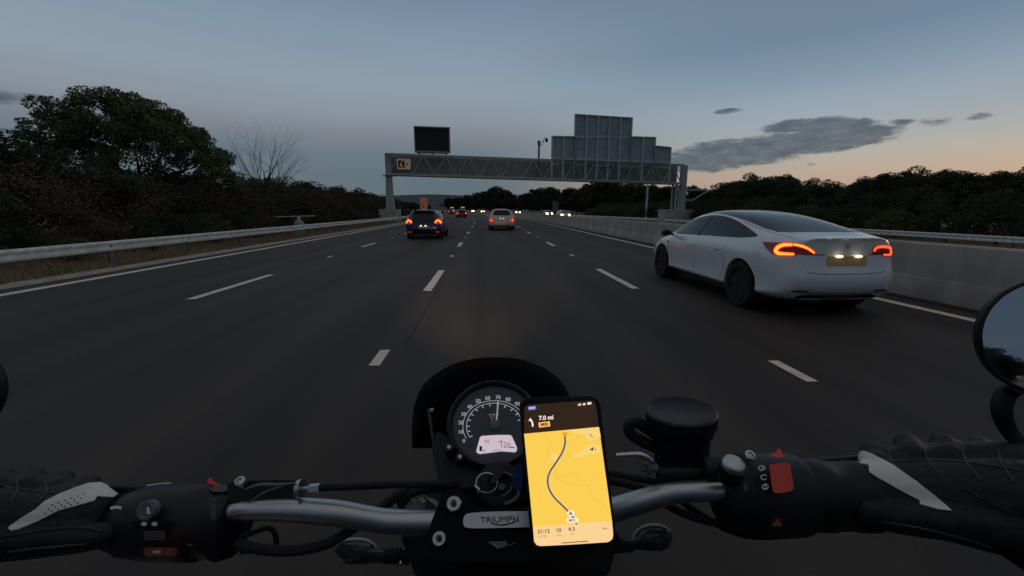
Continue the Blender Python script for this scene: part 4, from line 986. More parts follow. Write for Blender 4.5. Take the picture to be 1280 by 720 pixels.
    P('headlamp', hm, hp, FR_, both=True, eps=.01)
    P('grille', 'trim', [(-.4, .42), (.4, .42), (.42, .56), (-.42, .56)], FR_)
    for sx in (-1, 1):
        b = MB(); b.ball((sx*.97*s, .68, .98), .09, 7, (1.1, .6, .7)); b.build('door_mirror', paint, t, smooth=60)
    b = MB(); b.box((0, 0, .21), (1.4, 3.2, .08)); b.build('underbody', 'trim', t)
    for y, z in A:
        for sx in (-1, 1): wheel(t, sx*.775*s, y, .31, rimm, sx, .2)
    return t
t = thing('car', 'deep blue hatchback with arched lit tail lamps, ahead in the lane on the left', 'car', (-3.0, 23.55, 0)); hatch(t, 'blue_paint', 'blue', W=.91, H=1.44)
t = thing('car', 'pale silver hatchback with small round lit tail lamps straight ahead in the rider\'s lane', 'car', (gx(627.3, 30.6), 32.6, 0)); hatch(t, 'silver_paint', 'white', W=.93, H=1.50)
ra = math.atan(.1)
t = thing('car', 'dark red car with lit tail lamps in the distance, just right of the blue hatchback', 'car', (gx(576, 78), 80, 0), ra*.7); red = hatch(t, 'red_paint', 'far', detail=False)
on = thing('car', 'oncoming silver car with bright headlamps, nearest of the oncoming traffic', 'car', (gx(707, 70), 72, -.15), math.pi+ra*.6); hatch(on, 'silver_paint', 'far', lights='head', detail=False)
far_on = thing('car', 'oncoming car with bright headlamps, second nearest on the far carriageway', 'car', (gx(685, 108), 108, -.2), math.pi+ra); hatch(far_on, 'grey_paint', 'far', lights='far', detail=False)
for px_, Y, src, lb, rz in [(646.6, 150, far_on, 'oncoming car whose headlamps show just right of the silver hatchback', math.pi+ra),
                            (603, 235, far_on, 'oncoming car with warm headlamps, just left of the silver hatchback', math.pi+ra), (591, 300, far_on, 'farthest oncoming car with pale headlamps above the lane dashes', math.pi+ra),
                            (563.5, 150, red, 'distant car whose tail lamps show next left of the dark red car', ra), (553, 185, red, 'distant car with faint tail lamps, second left of the dark red car', ra),
                            (542, 240, red, 'distant car with a red glow right of the orange sign', ra), (535.5, 262, red, 'farthest distant car with red lamps touching the orange sign', ra)]:
    c = copy_tree(src); c.location = (gx(px_, Y), Y, -.2 if src is far_on else 0); c.rotation_euler = (0, 0, rz); c['label'] = lb
# two pale vans far ahead
def van(lb, px_, Y):
    t = thing('van', lb, 'van', (gx(px_, Y), Y, 0), ra)
    b = MB(); b.box((0, 2.4, 1.45), (2.0, 4.8, 2.3)); b.prism([(4.8, .4), (6.2, .4), (6.2, 1.1), (5.4, 1.5), (5.0, 2.3), (4.8, 2.4)], lambda y, z: V((-.95, y, z)), lambda y, z: V((.95, y, z))); b.build('body', 'white_paint', t, bevel=.06)
    for sx in (-.5, .5):
        b = MB(); b.box((sx, -.01, 2.05), (.72, .03, .5)); b.build('rear_window', 'glass', t); b = MB(); b.box((sx*1.75, -.02, 1.0), (.16, .04, .4)); b.build('tail_lamp', 'tail_far', t)
        b = MB(); b.box((sx*.9, -.015, 2.52), (.3, .04, .14)); b.build('roof_lamp', 'plate_lamp', t)
    for y in (.9, 4.9):
        for sx in (-1, 1): wheel(t, sx*.86, y, .34, 'rim_dark', sx)
van('pale high-roofed van ahead of the dark red car, its roof lamps lit', 578.5, 205)
van('pale high-roofed van further left in the distance with roof lamps lit', 565, 225)
# ------------------------------------------------------------------ motorcycle
BX = K(640, 650, .5).x
bike = thing('motorcycle', 'black motorcycle with silver handlebar and round dial, ridden by the camera wearer', 'motorcycle', (BX, -.3, 0)); bike['world_built'] = 1
class Pl:
    def __init__(s, px, py, d, tilt=0., yaw=0.):
        s.p = K(px, py, d); t = rad(tilt); y = rad(yaw); s.d = d
        n = -FW*math.cos(t)+UP*math.sin(t); s.n = (n*math.cos(y)+RT*math.sin(y)).normalized()
        s.x = (RT-s.n*RT.dot(s.n)).normalized(); s.y = s.n.cross(s.x)
    def hit(s, px, py, h=0.):
        r = ray(px, py); p = s.p+s.n*h; return CAM+r*((p-CAM).dot(s.n)/r.dot(s.n))
    def mx(s, px=None, py=None, h=0.):
        p = s.hit(px, py, h) if px is not None else s.p+s.n*h
        return Matrix.Translation(p) @ Matrix((s.x, s.y, s.n)).transposed().to_4x4()
def pp(b, P, poly, h0, h1): return b.prism(poly, lambda x, y: P.hit(x, y, h0), lambda x, y: P.hit(x, y, h1))
def rib(b, P, pts, w, h0, h1=None):
    q = ribbon_poly(pts, w); n = len(q)//2; h1 = h1 if h1 is not None else h0+.0004
    for i in range(n-1):
        c = [q[i], q[i+1], q[2*n-2-i], q[2*n-1-i]]
        b.add([P.hit(x, y, h1) for x, y in c]+[P.hit(x, y, h0) for x, y in c], [(0, 1, 2, 3), (7, 6, 5, 4), (0, 4, 5, 1), (2, 6, 7, 3), (1, 5, 6, 2), (3, 7, 4, 0)])
    return b
def txt(b, P, s, px, py, size, ang=0, h=.001, bold=.01, sx=1.):
    vs, fs = text_polys(s, bold); ca, sa = math.cos(rad(ang)), math.sin(rad(ang))
    b.add([P.hit(px+(x*sx*ca-y*sa)*size, py-(x*sx*sa+y*ca)*size, h) for x, y in vs], fs); return b
def ell(cx, cy, rx, ry, n=24, a0=0, a1=360, rot=0):
    c, s_ = math.cos(rad(rot)), math.sin(rad(rot)); out = []
    for k in range(n+(a1-a0 < 360)):
        t = rad(a0+(a1-a0)*k/n); x, y = rx*math.cos(t), -ry*math.sin(t); out.append((cx+x*c-y*s_, cy+x*s_+y*c))
    return out
def ktube(name, pts, r, m, parent=bike, n=12, curve=5):     # pts (px, py, depth), radius in px at that depth
    c = smoothcurve(pts, curve) if curve and len(pts) > 2 else pts
    rr = smoothcurve([(x, 0) for x in r], curve) if isinstance(r, (list, tuple)) else None
    b = MB().tube([K(*p) for p in c], [(rr[i][0] if rr else r)*c[i][2]/F for i in range(len(c))], n); return b.build(name, m, parent, smooth=50)
# handlebar
hb = ktube('handlebar', [(290, 640, .462), (306, 638, .462), (340, 637, .462), (370, 637.5, .463), (417, 641, .465), (455, 647, .468), (480, 651, .47), (510, 652.5, .472), (543, 653, .474), (600, 653, .476), (700, 650, .476), (745, 644, .476), (771, 636, .475), (806, 625.5, .472), (840, 616.5, .47), (870, 614, .468), (905, 613, .466)],
           [11.5, 11.8, 13.2, 14.4, 15.0, 14.4, 14.3, 14.4, 14.5, 14.5, 14.5, 14.4, 14.2, 13.8, 13.0, 12.9, 12.8], 'alu', n=28)
# clamp and riser
PC = Pl(600, 650, .452, 38)
b = MB(); pp(b, PC, smoothcurve([(554, 614), (574, 610), (586, 622), (600, 634), (640, 636), (700, 634), (735, 630), (738, 650), (742, 690), (650, 702), (560, 702), (530, 694), (530, 680), (540, 650)], 3), -.045, .0); b.build('bar_clamp', 'clamp', bike, bevel=.003)
b = MB(); pp(b, PC, smoothcurve([(579, 655), (580, 646), (590, 641), (640, 639), (690, 641), (692, 655), (688, 658), (620, 660), (585, 660), (579, 655)], 3)[:-1], .0, .005); bd = b.build('clamp_badge', 'alu', bike, bevel=.001)
b = MB(); txt(b, PC, 'TRIUMPH', 624.5, 649.5, 10.6, 1.5, .0062, .0, 1.1); rib(b, PC, smoothcurve([(613, 653.2), (618, 655), (627, 655.8), (636, 654.6), (643, 652.2), (647, 650)], 3), [.4, .9, 1.2, 1.3, 1.3, 1.3, 1.3, 1.3, 1.3, 1.2, 1.2, 1.2, 1, .8, .6, .4], .0055, .0063); b.build('badge_lettering', 'trim', bd)
b = MB(); pp(b, PC, [(609, 677), (634, 676.5), (633, 683), (622, 686)], .0, .003); rib(b, PC, [(630, 682), (638, 681), (645, 678)], 1.2, .0, .002); b.build('clamp_plate', 'pale_plastic', bike)
for cx, cy, r in ((567.5, 630.5, 9.5), (549.5, 674, 8.8)):
    q = Pl(cx, cy, .448, 38); q.p = PC.hit(cx, cy, .004); s_ = .448/F
    b = MB().lathe([(r*s_, -.004), (r*s_, .003), (r*s_*.86, .0045), (r*s_*.52, .0045), (r*s_*.5, .001)], q.mx(), 24); bo_ = b.build('clamp_bolt', 'alu', bike, smooth=35)
    b = MB().lathe([(r*s_*.40, .001), (r*s_*.40, .0025)], q.mx(), 6); b.build('bolt_socket', 'trim', bo_)
# dial and housing
PD = Pl(617, 528, .55, 44); sD = .55/F
hs = MB().lathe([(.030, -.055), (.050, -.045), (.0585, -.02), (.0590, .004), (.0565, .0065), (.0535, .0045), (.0525, .001), (.0520, -.0005)], PD.mx(), 64).build('instrument', 'plastic', bike, smooth=40)
MB().lathe([(.0524, -.002), (.0524, .0)], PD.mx(), 64).build('dial_face', 'dial', hs, smooth=40)
def zd(x, y): return (560+x/6.55, 475+y/6.55)
b = MB()
C0 = (380, 372)
for v_, x, y in [('0', 130, 500), ('10', 103, 427), ('20', 105, 350), ('30', 128, 281), ('40', 178, 220), ('50', 247, 173), ('60', 325, 149), ('70', 410, 143), ('80', 493, 160), ('90', 567, 196), ('100', 625, 262), ('110', 652, 335), ('120', 655, 410)]:
    px_, py_ = zd(x, y); txt(b, PD, v_, px_, py_, 6.4, 0, .0012, .02)
b.build('dial_numerals', 'dial_mark', hs)
b = MB(); arcp = [(150, 480), (128, 430), (122, 380), (132, 320), (160, 265), (205, 220), (265, 188), (335, 172), (410, 170), (485, 185), (550, 218), (600, 262), (625, 320), (628, 380)]
rib(b, PD, [zd(*p) for p in smoothcurve(arcp, 4)], .75, .001)
ar2 = [((x-C0[0])*.885+C0[0], (y-C0[1])*.90+C0[1]) for x, y in arcp]; rib(b, PD, [zd(*p) for p in smoothcurve(ar2, 4)], .75, .001)
for k in range(0, 13):
    x, y = arcp[k] if k < len(arcp) else arcp[-1]
    rib(b, PD, [zd(C0[0]+(x-C0[0])*f, C0[1]+(y-C0[1])*f) for f in (.88, .78)], 1.2, .001)
b.build('dial_scale', 'dial_mark', hs)
b = MB(); rib(b, PD, [zd(*p) for p in smoothcurve([(380+120*math.cos(rad(a)), 375-105*math.sin(rad(a))) for a in range(-40, 230, 15)], 2)], .35, .0008); b.build('dial_inner_ring', 'pale_plastic', hs)
b = MB(); pp(b, PD, [zd(*p) for p in [(392, 330), (402, 330), (416, 176), (406, 174)]], .0035, .0045); nd = b.build('needle', 'dial_mark', hs)
MB().lathe([(.0065, 0), (.0065, .004), (.0045, .005)], PD.mx(*zd(385, 372)), 24).build('needle_hub', 'pale_plastic', nd, smooth=40)
b = MB(); rib(b, PD, [zd(*p) for p in [(338, 283), (414, 278), (388, 328), (368, 328), (338, 283), (360, 281)]], 1.2, .0015); txt(b, PD, 'TR', *zd(376, 298), 3.2, 5, .0016, .02); b.build('dial_emblem', mat('pink print', (.42, .22, .26), .6, emis=(1, .5, .6), es=.12), hs)
hl = bpy.data.lights.new('headlight_beam', 'SPOT'); ho = bpy.data.objects.new('headlight_beam', hl); COL.objects.link(ho)
hl.energy = 1600; hl.color = (1, .70, .50); hl.spot_size = rad(36); hl.spot_blend = 1.0; hl.shadow_soft_size = .06
ho.location = (BX, .86, .97); ho.rotation_euler = (V((BX, .86, .97))-V((-.8, 50, 0))).to_track_quat('Z', 'Y').to_euler()
M['lcd'] = mat('lit liquid crystal display', (.5, .45, .5), .5, emis=srgb(205, 188, 198), es=.86, var=.03)
lc = [zd(*p) for p in [(275, 458), (395, 450), (505, 450), (522, 458), (566, 556), (560, 585), (545, 592), (440, 584), (340, 596), (262, 606), (236, 596), (232, 580), (262, 468)]]
b = MB(); pp(b, PD, lc, .0, .0015); ld = b.build('display', 'lcd', hs)
M['lcd_ink'] = mat('display segments', (.06, .05, .06), .6)
b = MB(); txt(b, PD, '120', *zd(467, 534), 9.6, -3, .002, -.012, .95); txt(b, PD, '05', *zd(320, 503), 6.4, 3, .002, -.01, .95)
rib(b, PD, [zd(405, 504), zd(455, 508)], .4, .0018); pp(b, PD, [zd(*p) for p in [(425, 500), (438, 494), (436, 510)]], .0016, .002)
for i, (x, y, w_, h_) in enumerate([(268, 562, 22, 40), (295, 578, 10, 12)]): pp(b, PD, [zd(x-w_/2, y-h_/2), zd(x+w_/2, y-h_/2), zd(x+w_/2, y+h_/2), zd(x-w_/2, y+h_/2)], .0016, .002)
rib(b, PD, [zd(505, 552), zd(545, 552)], 1.0, .0018); rib(b, PD, [zd(370, 578), zd(430, 572)], .4, .0018)
b.build('display_digits', 'lcd_ink', ld)
PS = Pl(616, 486, .60, 25)
b = MB(); rib(b, PS, smoothcurve([(597, 488.5), (604, 485.6), (616, 484.4), (627, 484.8), (635, 487)], 4), [2.0]+[3.4]*14+[3.2, 2.0], .0, .002); b.build('housing_highlight_strip', 'pale_plastic', hs)
b = MB(); pp(b, PS, ell(616, 494, 37, 17, 24), -.02, .0); b.build('instrument_visor', 'plastic', hs, bevel=.004)
for cx, cy in ((561.5, 559.5), (575, 571.5)):
    q = Pl(cx, cy, .515, 40); MB().lathe([(.0062, -.02), (.0062, .001), (.005, .002)], q.mx(), 20).build('dash_button', 'plastic', hs, smooth=40)
    MB().lathe([(.0022, .001), (.0022, .0028)], q.mx(), 14).build('button_mark', 'mark', hs, smooth=40)
b = MB(); pp(b, Pl(570, 566, .53, 40), smoothcurve([(545, 540), (560, 545), (590, 572), (640, 580), (648, 600), (560, 612), (546, 590), (540, 560)], 2), -.03, -.002); b.build('dash_lower_cover', 'plastic', hs, bevel=.004)
# flyscreen
b = MB(); topc = smoothcurve([(516, 545), (517, 520), (522, 495), (535, 475), (560, 458), (590, 449), (620, 446.5), (650, 449), (680, 460), (700, 475), (712, 495), (715, 520), (716, 545)], 5)
n = len(topc); rowsn = 8
for i, (x, y) in enumerate(topc):
    u = i/(n-1)*2-1
    for j in range(rowsn+1):
        f = j/rowsn; xb = 617+(x-617)*(1-.0*f); yb_ = y+(560-y)*f; xx = x+(xb-x)*f
        dep = .585+.085*(1-abs((xx-616)/100)**2.2)+.03*(1-f); b.v.append(tuple(K(xx, yb_, dep)))
for i in range(n-1):
    for j in range(rowsn): a = i*(rowsn+1)+j; b.f.append((a, a+rowsn+1, a+rowsn+2, a+1))
fs_ = b.build('flyscreen', 'screen_dark', bike, smooth=60); sm = fs_.modifiers.new('s', 'SOLIDIFY'); sm.thickness = .003; sm.offset = 0
ktube('flyscreen_bracket', [(536, 512, .6), (540, 540, .57), (548, 590, .53), (553, 612, .5)], 2.2, 'trim'); ktube('flyscreen_bracket', [(700, 512, .6), (694, 560, .56), (690, 612, .5)], 3, 'trim')
q = Pl(540, 513, .595, 10); b = MB().lathe([(.0032, -.004), (.0032, .002), (.002, .003)], q.mx(), 12); b.build('flyscreen_bolt', 'alu', bike, smooth=40)
# ignition lock, key ring and key
PI_ = Pl(624, 606, .49, 36)
MB().lathe([(.026, -.03), (.026, .0), (.023, .002), (.0135, .002), (.0125, -.003)], PI_.mx(624, 606), 36).build('ignition_lock', 'plastic', bike, smooth=40)
b = MB(); rib(b, PI_, smoothcurve([(649, 611), (647, 619), (641, 625.5), (633, 628.5), (630, 629)], 4), [3.6, 4.2, 4.4, 4.4]+[4.2]*13, .002, .004); rib(b, PI_, smoothcurve([(640, 607), (637, 613), (631, 618), (627, 619.5)], 4), 2.2, .002, .004); rib(b, PI_, smoothcurve([(628, 590.5), (634, 591), (641, 595)], 4), 2.8, .002, .004); b.build('lock_ring', 'pale_plastic', bike)
kr = thing('key_ring', 'thin silver key ring with black key and blue tag hanging at the ignition lock', 'key ring', PI_.hit(608, 603)); kr['world_built'] = 1
b = MB(); el = [PI_.hit(x, y, .012) for x, y in ell(608.5, 603.5, 13.2, 12.3, 32)]; b.tube(el+[el[0]], .0009, 6); b.build('ring', 'steel', kr, smooth=60)
b = MB(); b.tube([PI_.hit(*p, .012) for p in ((593, 607), (598, 611), (600, 614), (597, 616.5))], [.0012, .002, .0022, .0008], 6); b.build('ring_clasp', 'steel', kr, smooth=60)
b = MB(); pp(b, PI_, smoothcurve([(618, 586), (622, 583), (628, 584), (629, 590), (625, 597), (618, 604), (613, 603)], 3), .008, .014); b.build('key', 'trim', kr, bevel=.001)
b = MB(); pp(b, Pl(647, 596, .475, 15), smoothcurve([(643, 583), (649, 579.5), (653, 582), (653, 611), (644, 612), (641, 606), (641, 590)], 3), .0, .004); b.build('tag', 'blue_fabric', kr, bevel=.001)
MB().lathe([(.0038, .0), (.0038, .006)], PI_.mx(627, 609.5, .002), 16).build('key_slot', 'pale_plastic', bike, smooth=40)
# switch housings: bodies turned round the bar
def hous(name, prof, cy, d, m, slope=0.):
    x0 = prof[0][0]; a = K(x0, cy, d); bq = K(prof[-1][0], cy+slope, d); ax = (bq-a).normalized(); up = (UP-ax*UP.dot(ax)).normalized(); tw = up.cross(ax)
    mx = Matrix.Translation(a) @ Matrix((tw, up, ax)).transposed().to_4x4()
    return MB().lathe([(r*d/F, (x-x0)*d/F) for x, r in prof], mx, 40).build(name, m, bike, smooth=40)
def sp_(cy, d, r, px, py):      # plane tangent to such a housing under a point
    s_ = d/F; q = max(-.95, min(.95, (cy-py)/r)); t = math.degrees(math.asin(q)); dd = d-r*s_*math.cos(rad(t)); return Pl(px, py, dd, t*.9)
LH = hous('left_switchgear', [(148, 22), (154, 33), (168, 39), (200, 43), (240, 44), (258, 43.5), (262, 41), (280, 41), (284, 43), (296, 40), (302, 26)], 652, .475, 'plastic_soft'); LH['label'] = 'left switch housing with red horn button'
RH = hous('right_switchgear', [(896, 30), (900, 38), (922, 41), (926, 44), (930, 47.5), (990, 48), (997, 46), (1000, 40)], 617, .475, 'plastic_soft'); RH['label'] = 'right switch housing with red kill switch'
hous('throttle_sleeve', [(999, 38), (1010, 41.5), (1030, 42), (1033, 40), (1060, 39.5), (1063, 41), (1082, 41), (1086, 36), (1160, 34)], 618, .475, 'plastic', 4)
hous('left_grip', [(-70, 26), (140, 27), (150, 34)], 650, .475, 'rubber')
def disc_btn(name, parent, cy, r, px, py, rp, m, hgt=.004):
    P = sp_(cy, .475, r, px, py); s_ = P.d/F; MB().lathe([(rp*s_, -.004), (rp*s_, hgt*.8), (rp*s_*.8, hgt), (rp*s_*.6, hgt*.8)], P.mx(), 24).build(name, m, parent, smooth=40); return P
P = disc_btn('menu_button', LH, 652, 43, 185.3, 637.5, 11.5, 'pale_plastic'); b = MB(); pp(b, P, [(183, 634.5), (186, 633.8), (187, 638), (188.5, 642), (183.5, 642.5), (184, 638)], .004, .0055); b.build('button_symbol', 'mark', LH)
P = sp_(652, .475, 43, 190, 655); b = MB(); pp(b, P, rrect(46, 8, 4, 3, 188, 655), -.003, .004); b.build('indicator_switch', 'trim', LH, bevel=.001)
b = MB()
for cx in (180, 193): pp(b, P, [(cx-4, 655), (cx-1.5, 652.3), (cx+3, 653), (cx+4, 655.2), (cx+1.5, 657.6), (cx-3, 657)], .004, .0055)
b.build('indicator_arrows', 'mark', LH)
b = MB(); pp(b, sp_(652, .475, 43, 193, 669), rrect(27, 12, 3, 3, 193, 669.5), -.003, .006); b.build('dip_switch', 'pale_plastic', LH, bevel=.0015)
P = sp_(652, .475, 43, 200, 689); b = MB(); pp(b, P, rrect(43, 11, 5, 4, 201, 690), -.01, .006); hn = b.build('horn_button', 'red_plastic', LH, bevel=.0015)
b = MB(); rib(b, P, [(190, 690), (197, 688.7), (201, 689.5), (200, 691.2), (192, 691.3)], 1.0, .0062); b.build('horn_symbol', 'mark', hn)
disc_btn('select_button', LH, 652, 43, 244.3, 681, 11.5, 'pale_plastic')
b = MB(); P = sp_(652, .475, 43, 250, 690); rib(b, P, [(241, 692.5), (247, 691.5), (253, 691.8), (261, 691.5)], 1.8, .001); b.build('housing_mark', 'pale_plastic', LH)
b = MB(); P = sp_(652, .475, 34, 145, 635); rib(b, P, [(138, 635.5), (143, 634), (148, 634), (152, 635)], 3.6, .004, .006); b.build('fog_light_symbol', 'mark', LH)
b = MB(); rib(b, Pl(198, 604.5, .49, 40), [(183, 607), (192, 605.5), (200, 604.5), (214, 603.5)], 1.1, .0, .002); b.build('housing_edge_glint', 'steel', LH)
b = MB(); pp(b, Pl(266, 603, .49, 30), smoothcurve([(258, 606), (260, 599), (264, 597), (266, 601), (272, 604), (275, 606), (266, 608)], 3), -.004, .006); b.build('warning_cap', 'red_plastic', LH, bevel=.001)
b = MB(); pp(b, Pl(275, 610, .47, 30), smoothcurve([(262, 611), (270, 606.5), (282, 606), (291, 607), (289, 611), (280, 614.5), (266, 615)], 3), -.006, .004); b.build('perch_cap', 'pale_plastic', LH, bevel=.001)
b = MB(); pp(b, Pl(267, 640, .435, 0), smoothcurve([(264, 632), (268, 630), (270, 634), (270, 646), (267, 650), (263.5, 646)], 3), -.004, .002); b.build('housing_screw', 'pale_plastic', LH, bevel=.001)
# clutch perch, adjuster, lever, cable
b = MB(); pp(b, Pl(330, 613, .465, 25), smoothcurve([(284, 604), (310, 601), (350, 600), (374, 602), (376, 614), (366, 624), (330, 628), (300, 634), (284, 632)], 3), -.02, .0); cpz = b.build('clutch_perch', 'plastic', bike, bevel=.004)
q = Pl(301, 602.5, .462, 50); MB().lathe([(.0052, -.004), (.0052, .003), (.003, .004), (.0025, .002)], q.mx(), 16).build('perch_bolt', 'alu', cpz, smooth=40)
ktube('perch_edge', [(305, 612, .455), (325, 606, .455), (345, 606, .455), (370, 604, .455)], [1, 2, 2, 1], 'pale_plastic', cpz)
ktube('perch_edge', [(312, 628, .452), (326, 618, .452), (340, 612, .452), (352, 608, .452)], [.7, 1.2, 1.2, .7], 'pale_plastic', cpz)
def cyl(name, a, bq, r, m, parent=bike, n=20): return MB().tube([K(*a), K(*bq)], r*a[2]/F, n).build(name, m, parent, smooth=40)
cyl('cable_adjuster', (372.5, 611, .462), (377.5, 610.5, .462), 11, 'alu'); cyl('adjuster_barrel', (378, 611, .462), (388, 610.6, .462), 2.6, 'alu'); cyl('adjuster_nut', (387, 610.6, .462), (400, 609.5, .462), 5.2, 'alu', n=6)
ktube('clutch_cable', [(400, 609.5, .462), (440, 608, .465), (480, 606, .47), (515, 605.5, .48), (560, 606, .5), (600, 612, .54)], 4.6, 'rubber')
ktube('clutch_lever', [(300, 616, .50), (240, 614, .52), (160, 612, .53), (60, 610, .545), (-40, 612, .55)], [5, 6, 6, 5, 4], 'plastic')
ktube('brake_hose', [(296, 680, .45), (330, 687, .45), (370, 688, .455), (410, 679, .46), (440, 661, .475), (470, 640, .49), (500, 618, .5), (540, 606, .51)], 6.5, 'rubber')
ktube('wiring_loom', [(300, 672, .46), (335, 660, .48), (345, 672, .48), (340, 684, .48), (300, 690, .47)], 3.2, 'rubber')
ktube('wiring_loom', [(500, 632, .5), (516, 616, .5), (545, 610, .51), (590, 612, .53)], 5.5, 'rubber')
ktube('throttle_cable', [(760, 600, .52), (800, 610, .5), (850, 640, .49), (900, 655, .48), (935, 662, .47)], 5, 'rubber')
ktube('throttle_cable', [(752, 590, .54), (790, 597, .52), (830, 607, .51), (870, 640, .50), (930, 668, .48), (1000, 668, .48)], 4.5, 'rubber')
# riser face, silver parts near the left of the clamp
q = Pl(508, 642, .505, 30); MB().lathe([(18*.505/F, -.02), (18*.505/F, .0), (16*.505/F, .003)], q.mx(), 24).build('fork_cap', 'pod_rim', bike, smooth=40)
b = MB(); pp(b, Pl(540, 625, .5, 20), [(523, 624), (528, 621), (533, 626), (528, 629)], 0, .003); pp(b, Pl(540, 625, .5, 20), [(530, 620), (543, 624), (550, 629), (551, 634), (545, 633)], 0, .002); b.build('cable_guide', 'pod_rim', bike)
b = MB(); b.lathe([(.032, -.11), (.032, -.005), (.026, .0)], Pl(700, 640, .56, 66).mx(), 24); b.lathe([(.032, -.11), (.032, -.005), (.026, .0)], Pl(560, 655, .56, 66).mx(), 24); b.build('fork_top', 'plastic', bike, smooth=40)
b = MB(); pp(b, Pl(640, 690, .53, 60), [(500, 668), (560, 660), (750, 655), (776, 668), (760, 720), (640, 735), (520, 722)], -.04, .0); b.build('top_yoke', 'clamp', bike, bevel=.006)
# indicators
def indicator(pts, px, py, rot, flip, lb):
    t_ = MB(); P = Pl(px, py, .56, 20); r0 = .56/F
    body = smoothcurve(pts, 4)
    nlev = 5; nn_ = len(body); cx = sum(p[0] for p in body)/nn_; cy = sum(p[1] for p in body)/nn_
    for j in range(nlev+1):
        f = math.cos(j/nlev*math.pi/2*.98); h = math.sin(j/nlev*math.pi/2)*.013
        t_.v += [tuple(P.hit(cx+(x-cx)*f, cy+(y-cy)*f, h)) for x, y in body]
    for j in range(nlev):
        for k in range(nn_): a = j*nn_+k; c = j*nn_+(k+1) % nn_; t_.f.append((a, c, c+nn_, a+nn_))
    t_.f.append(tuple(range(nn_)))
    o = t_.build('indicator', 'pod', bike, smooth=60); return o, P
iL, P = indicator([(418, 688), (422, 678), (436, 673), (452, 673), (466, 677), (473, 686), (485, 691), (484, 703), (470, 704), (440, 706), (426, 702)], 445, 690, 0, 1, '')
b = MB(); c_ = smoothcurve([(420, 683), (428, 676.5), (440, 673.8), (455, 674.5), (466, 679), (471.5, 684.5)], 4); b.tube([P.hit(x, y+.6, .0075) for x, y in c_], [(.5+1.5*math.sin(math.pi*(k+.5)/len(c_)))*.56/F for k in range(len(c_))], 8); b.build('indicator_rim', 'pod_rim', iL, smooth=60)
cyl('indicator_stem', (478, 694, .56), (512, 697, .56), 8, 'rubber', iL)
b = MB()
for x in (483, 488, 493, 498): b.tube([K(x, 694.5, .56), K(x+2, 694.7, .56)], .0098, 14)
b.build('stem_ribs', 'rubber', iL, smooth=50)
iR, P = indicator([(841, 672), (838, 662), (826, 655.5), (810, 656), (797, 662), (789, 672), (780, 676), (779, 686), (800, 688), (826, 689), (837, 684)], 815, 673, 0, 1, '')
b = MB(); c_ = smoothcurve([(790, 671), (797, 662.5), (808, 657), (822, 656), (833, 659.5), (838, 664)], 4); b.tube([P.hit(x, y+.6, .0075) for x, y in c_], [(.5+1.5*math.sin(math.pi*(k+.5)/len(c_)))*.56/F for k in range(len(c_))], 8); b.build('indicator_rim', 'pod_rim', iR, smooth=60)
cyl('indicator_stem', (790, 681, .56), (755, 684, .56), 8, 'rubber', iR)
for cx, cy in ((501.5, 704), (762.5, 692)): b = MB(); b.ball(K(cx, cy, .545), .003, 8); b.build('small_bolt', 'steel', bike, smooth=60)
# right side: reservoir, master cylinder, lever parts
PR = Pl(851, 512, .52, 60)
rr_ = ray(851, 512).normalized(); uu_ = (UP-rr_*UP.dot(rr_)).normalized(); PR.n = (-rr_*math.cos(rad(66))+uu_*math.sin(rad(66))).normalized(); PR.x = (rr_.cross(uu_)).normalized(); PR.y = PR.n.cross(PR.x)
sR = .52/F
rv = MB().lathe([(.022, -.075), (.031, -.066), (.033, -.03), (.037, -.026), (.0385, -.018), (.0405, -.016), (.0415, -.002), (.0392, .0), (.036, -.002), (.034, -.0035)], PR.mx(), 48).build('brake_reservoir', 'plastic_soft', bike, smooth=40)
ktube('brake_hose', [(838, 566, .53), (812, 556, .53), (790, 544, .53), (786, 532, .53), (796, 528, .53), (812, 538, .53), (826, 548, .53)], 7, 'rubber')
cyl('master_cylinder', (822, 592, .485), (905, 591, .485), 9.5, 'plastic'); cyl('master_cylinder_clamp', (878, 590, .48), (912, 590, .48), 18, 'plastic')
ktube('brake_lever', [(890, 590, .50), (950, 582, .52), (1040, 576, .54), (1140, 572, .56), (1260, 572, .57)], [6, 5, 5, 5, 4], 'plastic')
ktube('bleed_fitting', [(770, 569.5, .475), (785, 568.5, .475), (800, 568.5, .475), (811, 573, .475), (816, 582, .475), (816, 590, .475)], [3.0, 3.2, 3.8, 4, 3.8, 3.2], 'steel', n=10)
cyl('fitting_nut', (801, 585, .472), (822, 585, .472), 4.2, 'pale_plastic', n=6); cyl('fitting_nut', (808, 578, .47), (812, 594, .47), 4, 'pale_plastic', n=6)
q = Pl(917, 580, .436, 60); MB().lathe([(.0125*.9, -.006), (.0125*.9, .001), (.0085, .0035), (.003, .0043), (.002, .0043)], q.mx(), 24).build('clamp_bolt', 'alu', RH, smooth=60)
b = MB().lathe([(.0125, -.02), (.0125, -.003)], q.mx(), 24); b.build('bolt_boss', 'plastic', RH, smooth=40)
b = MB(); q2 = Pl(937, 569.5, .44, 45); b.lathe([(.005, -.002), (.005, .002), (.0028, .003), (.002, .001)], q2.mx(), 16); b.build('housing_screw', 'alu', RH, smooth=40)
P = sp_(617, .475, 48, 977, 598); b = MB(); pp(b, P, smoothcurve([(961.5, 581), (975, 579), (987, 579.5), (989, 590), (992, 606), (990, 613), (978, 616), (967, 615), (964, 602)], 3), -.004, .006); b.build('kill_switch', 'red_plastic', RH, bevel=.0015)
b = MB(); P0 = sp_(617, .475, 48, 954, 596)
for cx, cy in ((952, 585), (955, 596.5), (956.5, 608.5)):
    rib(b, P0, ell(cx, cy, 3.8, 3.0, 14, 35 if cy > 590 and cy < 600 else 0, 325 if cy > 590 and cy < 600 else 359), 1.3, .0012)
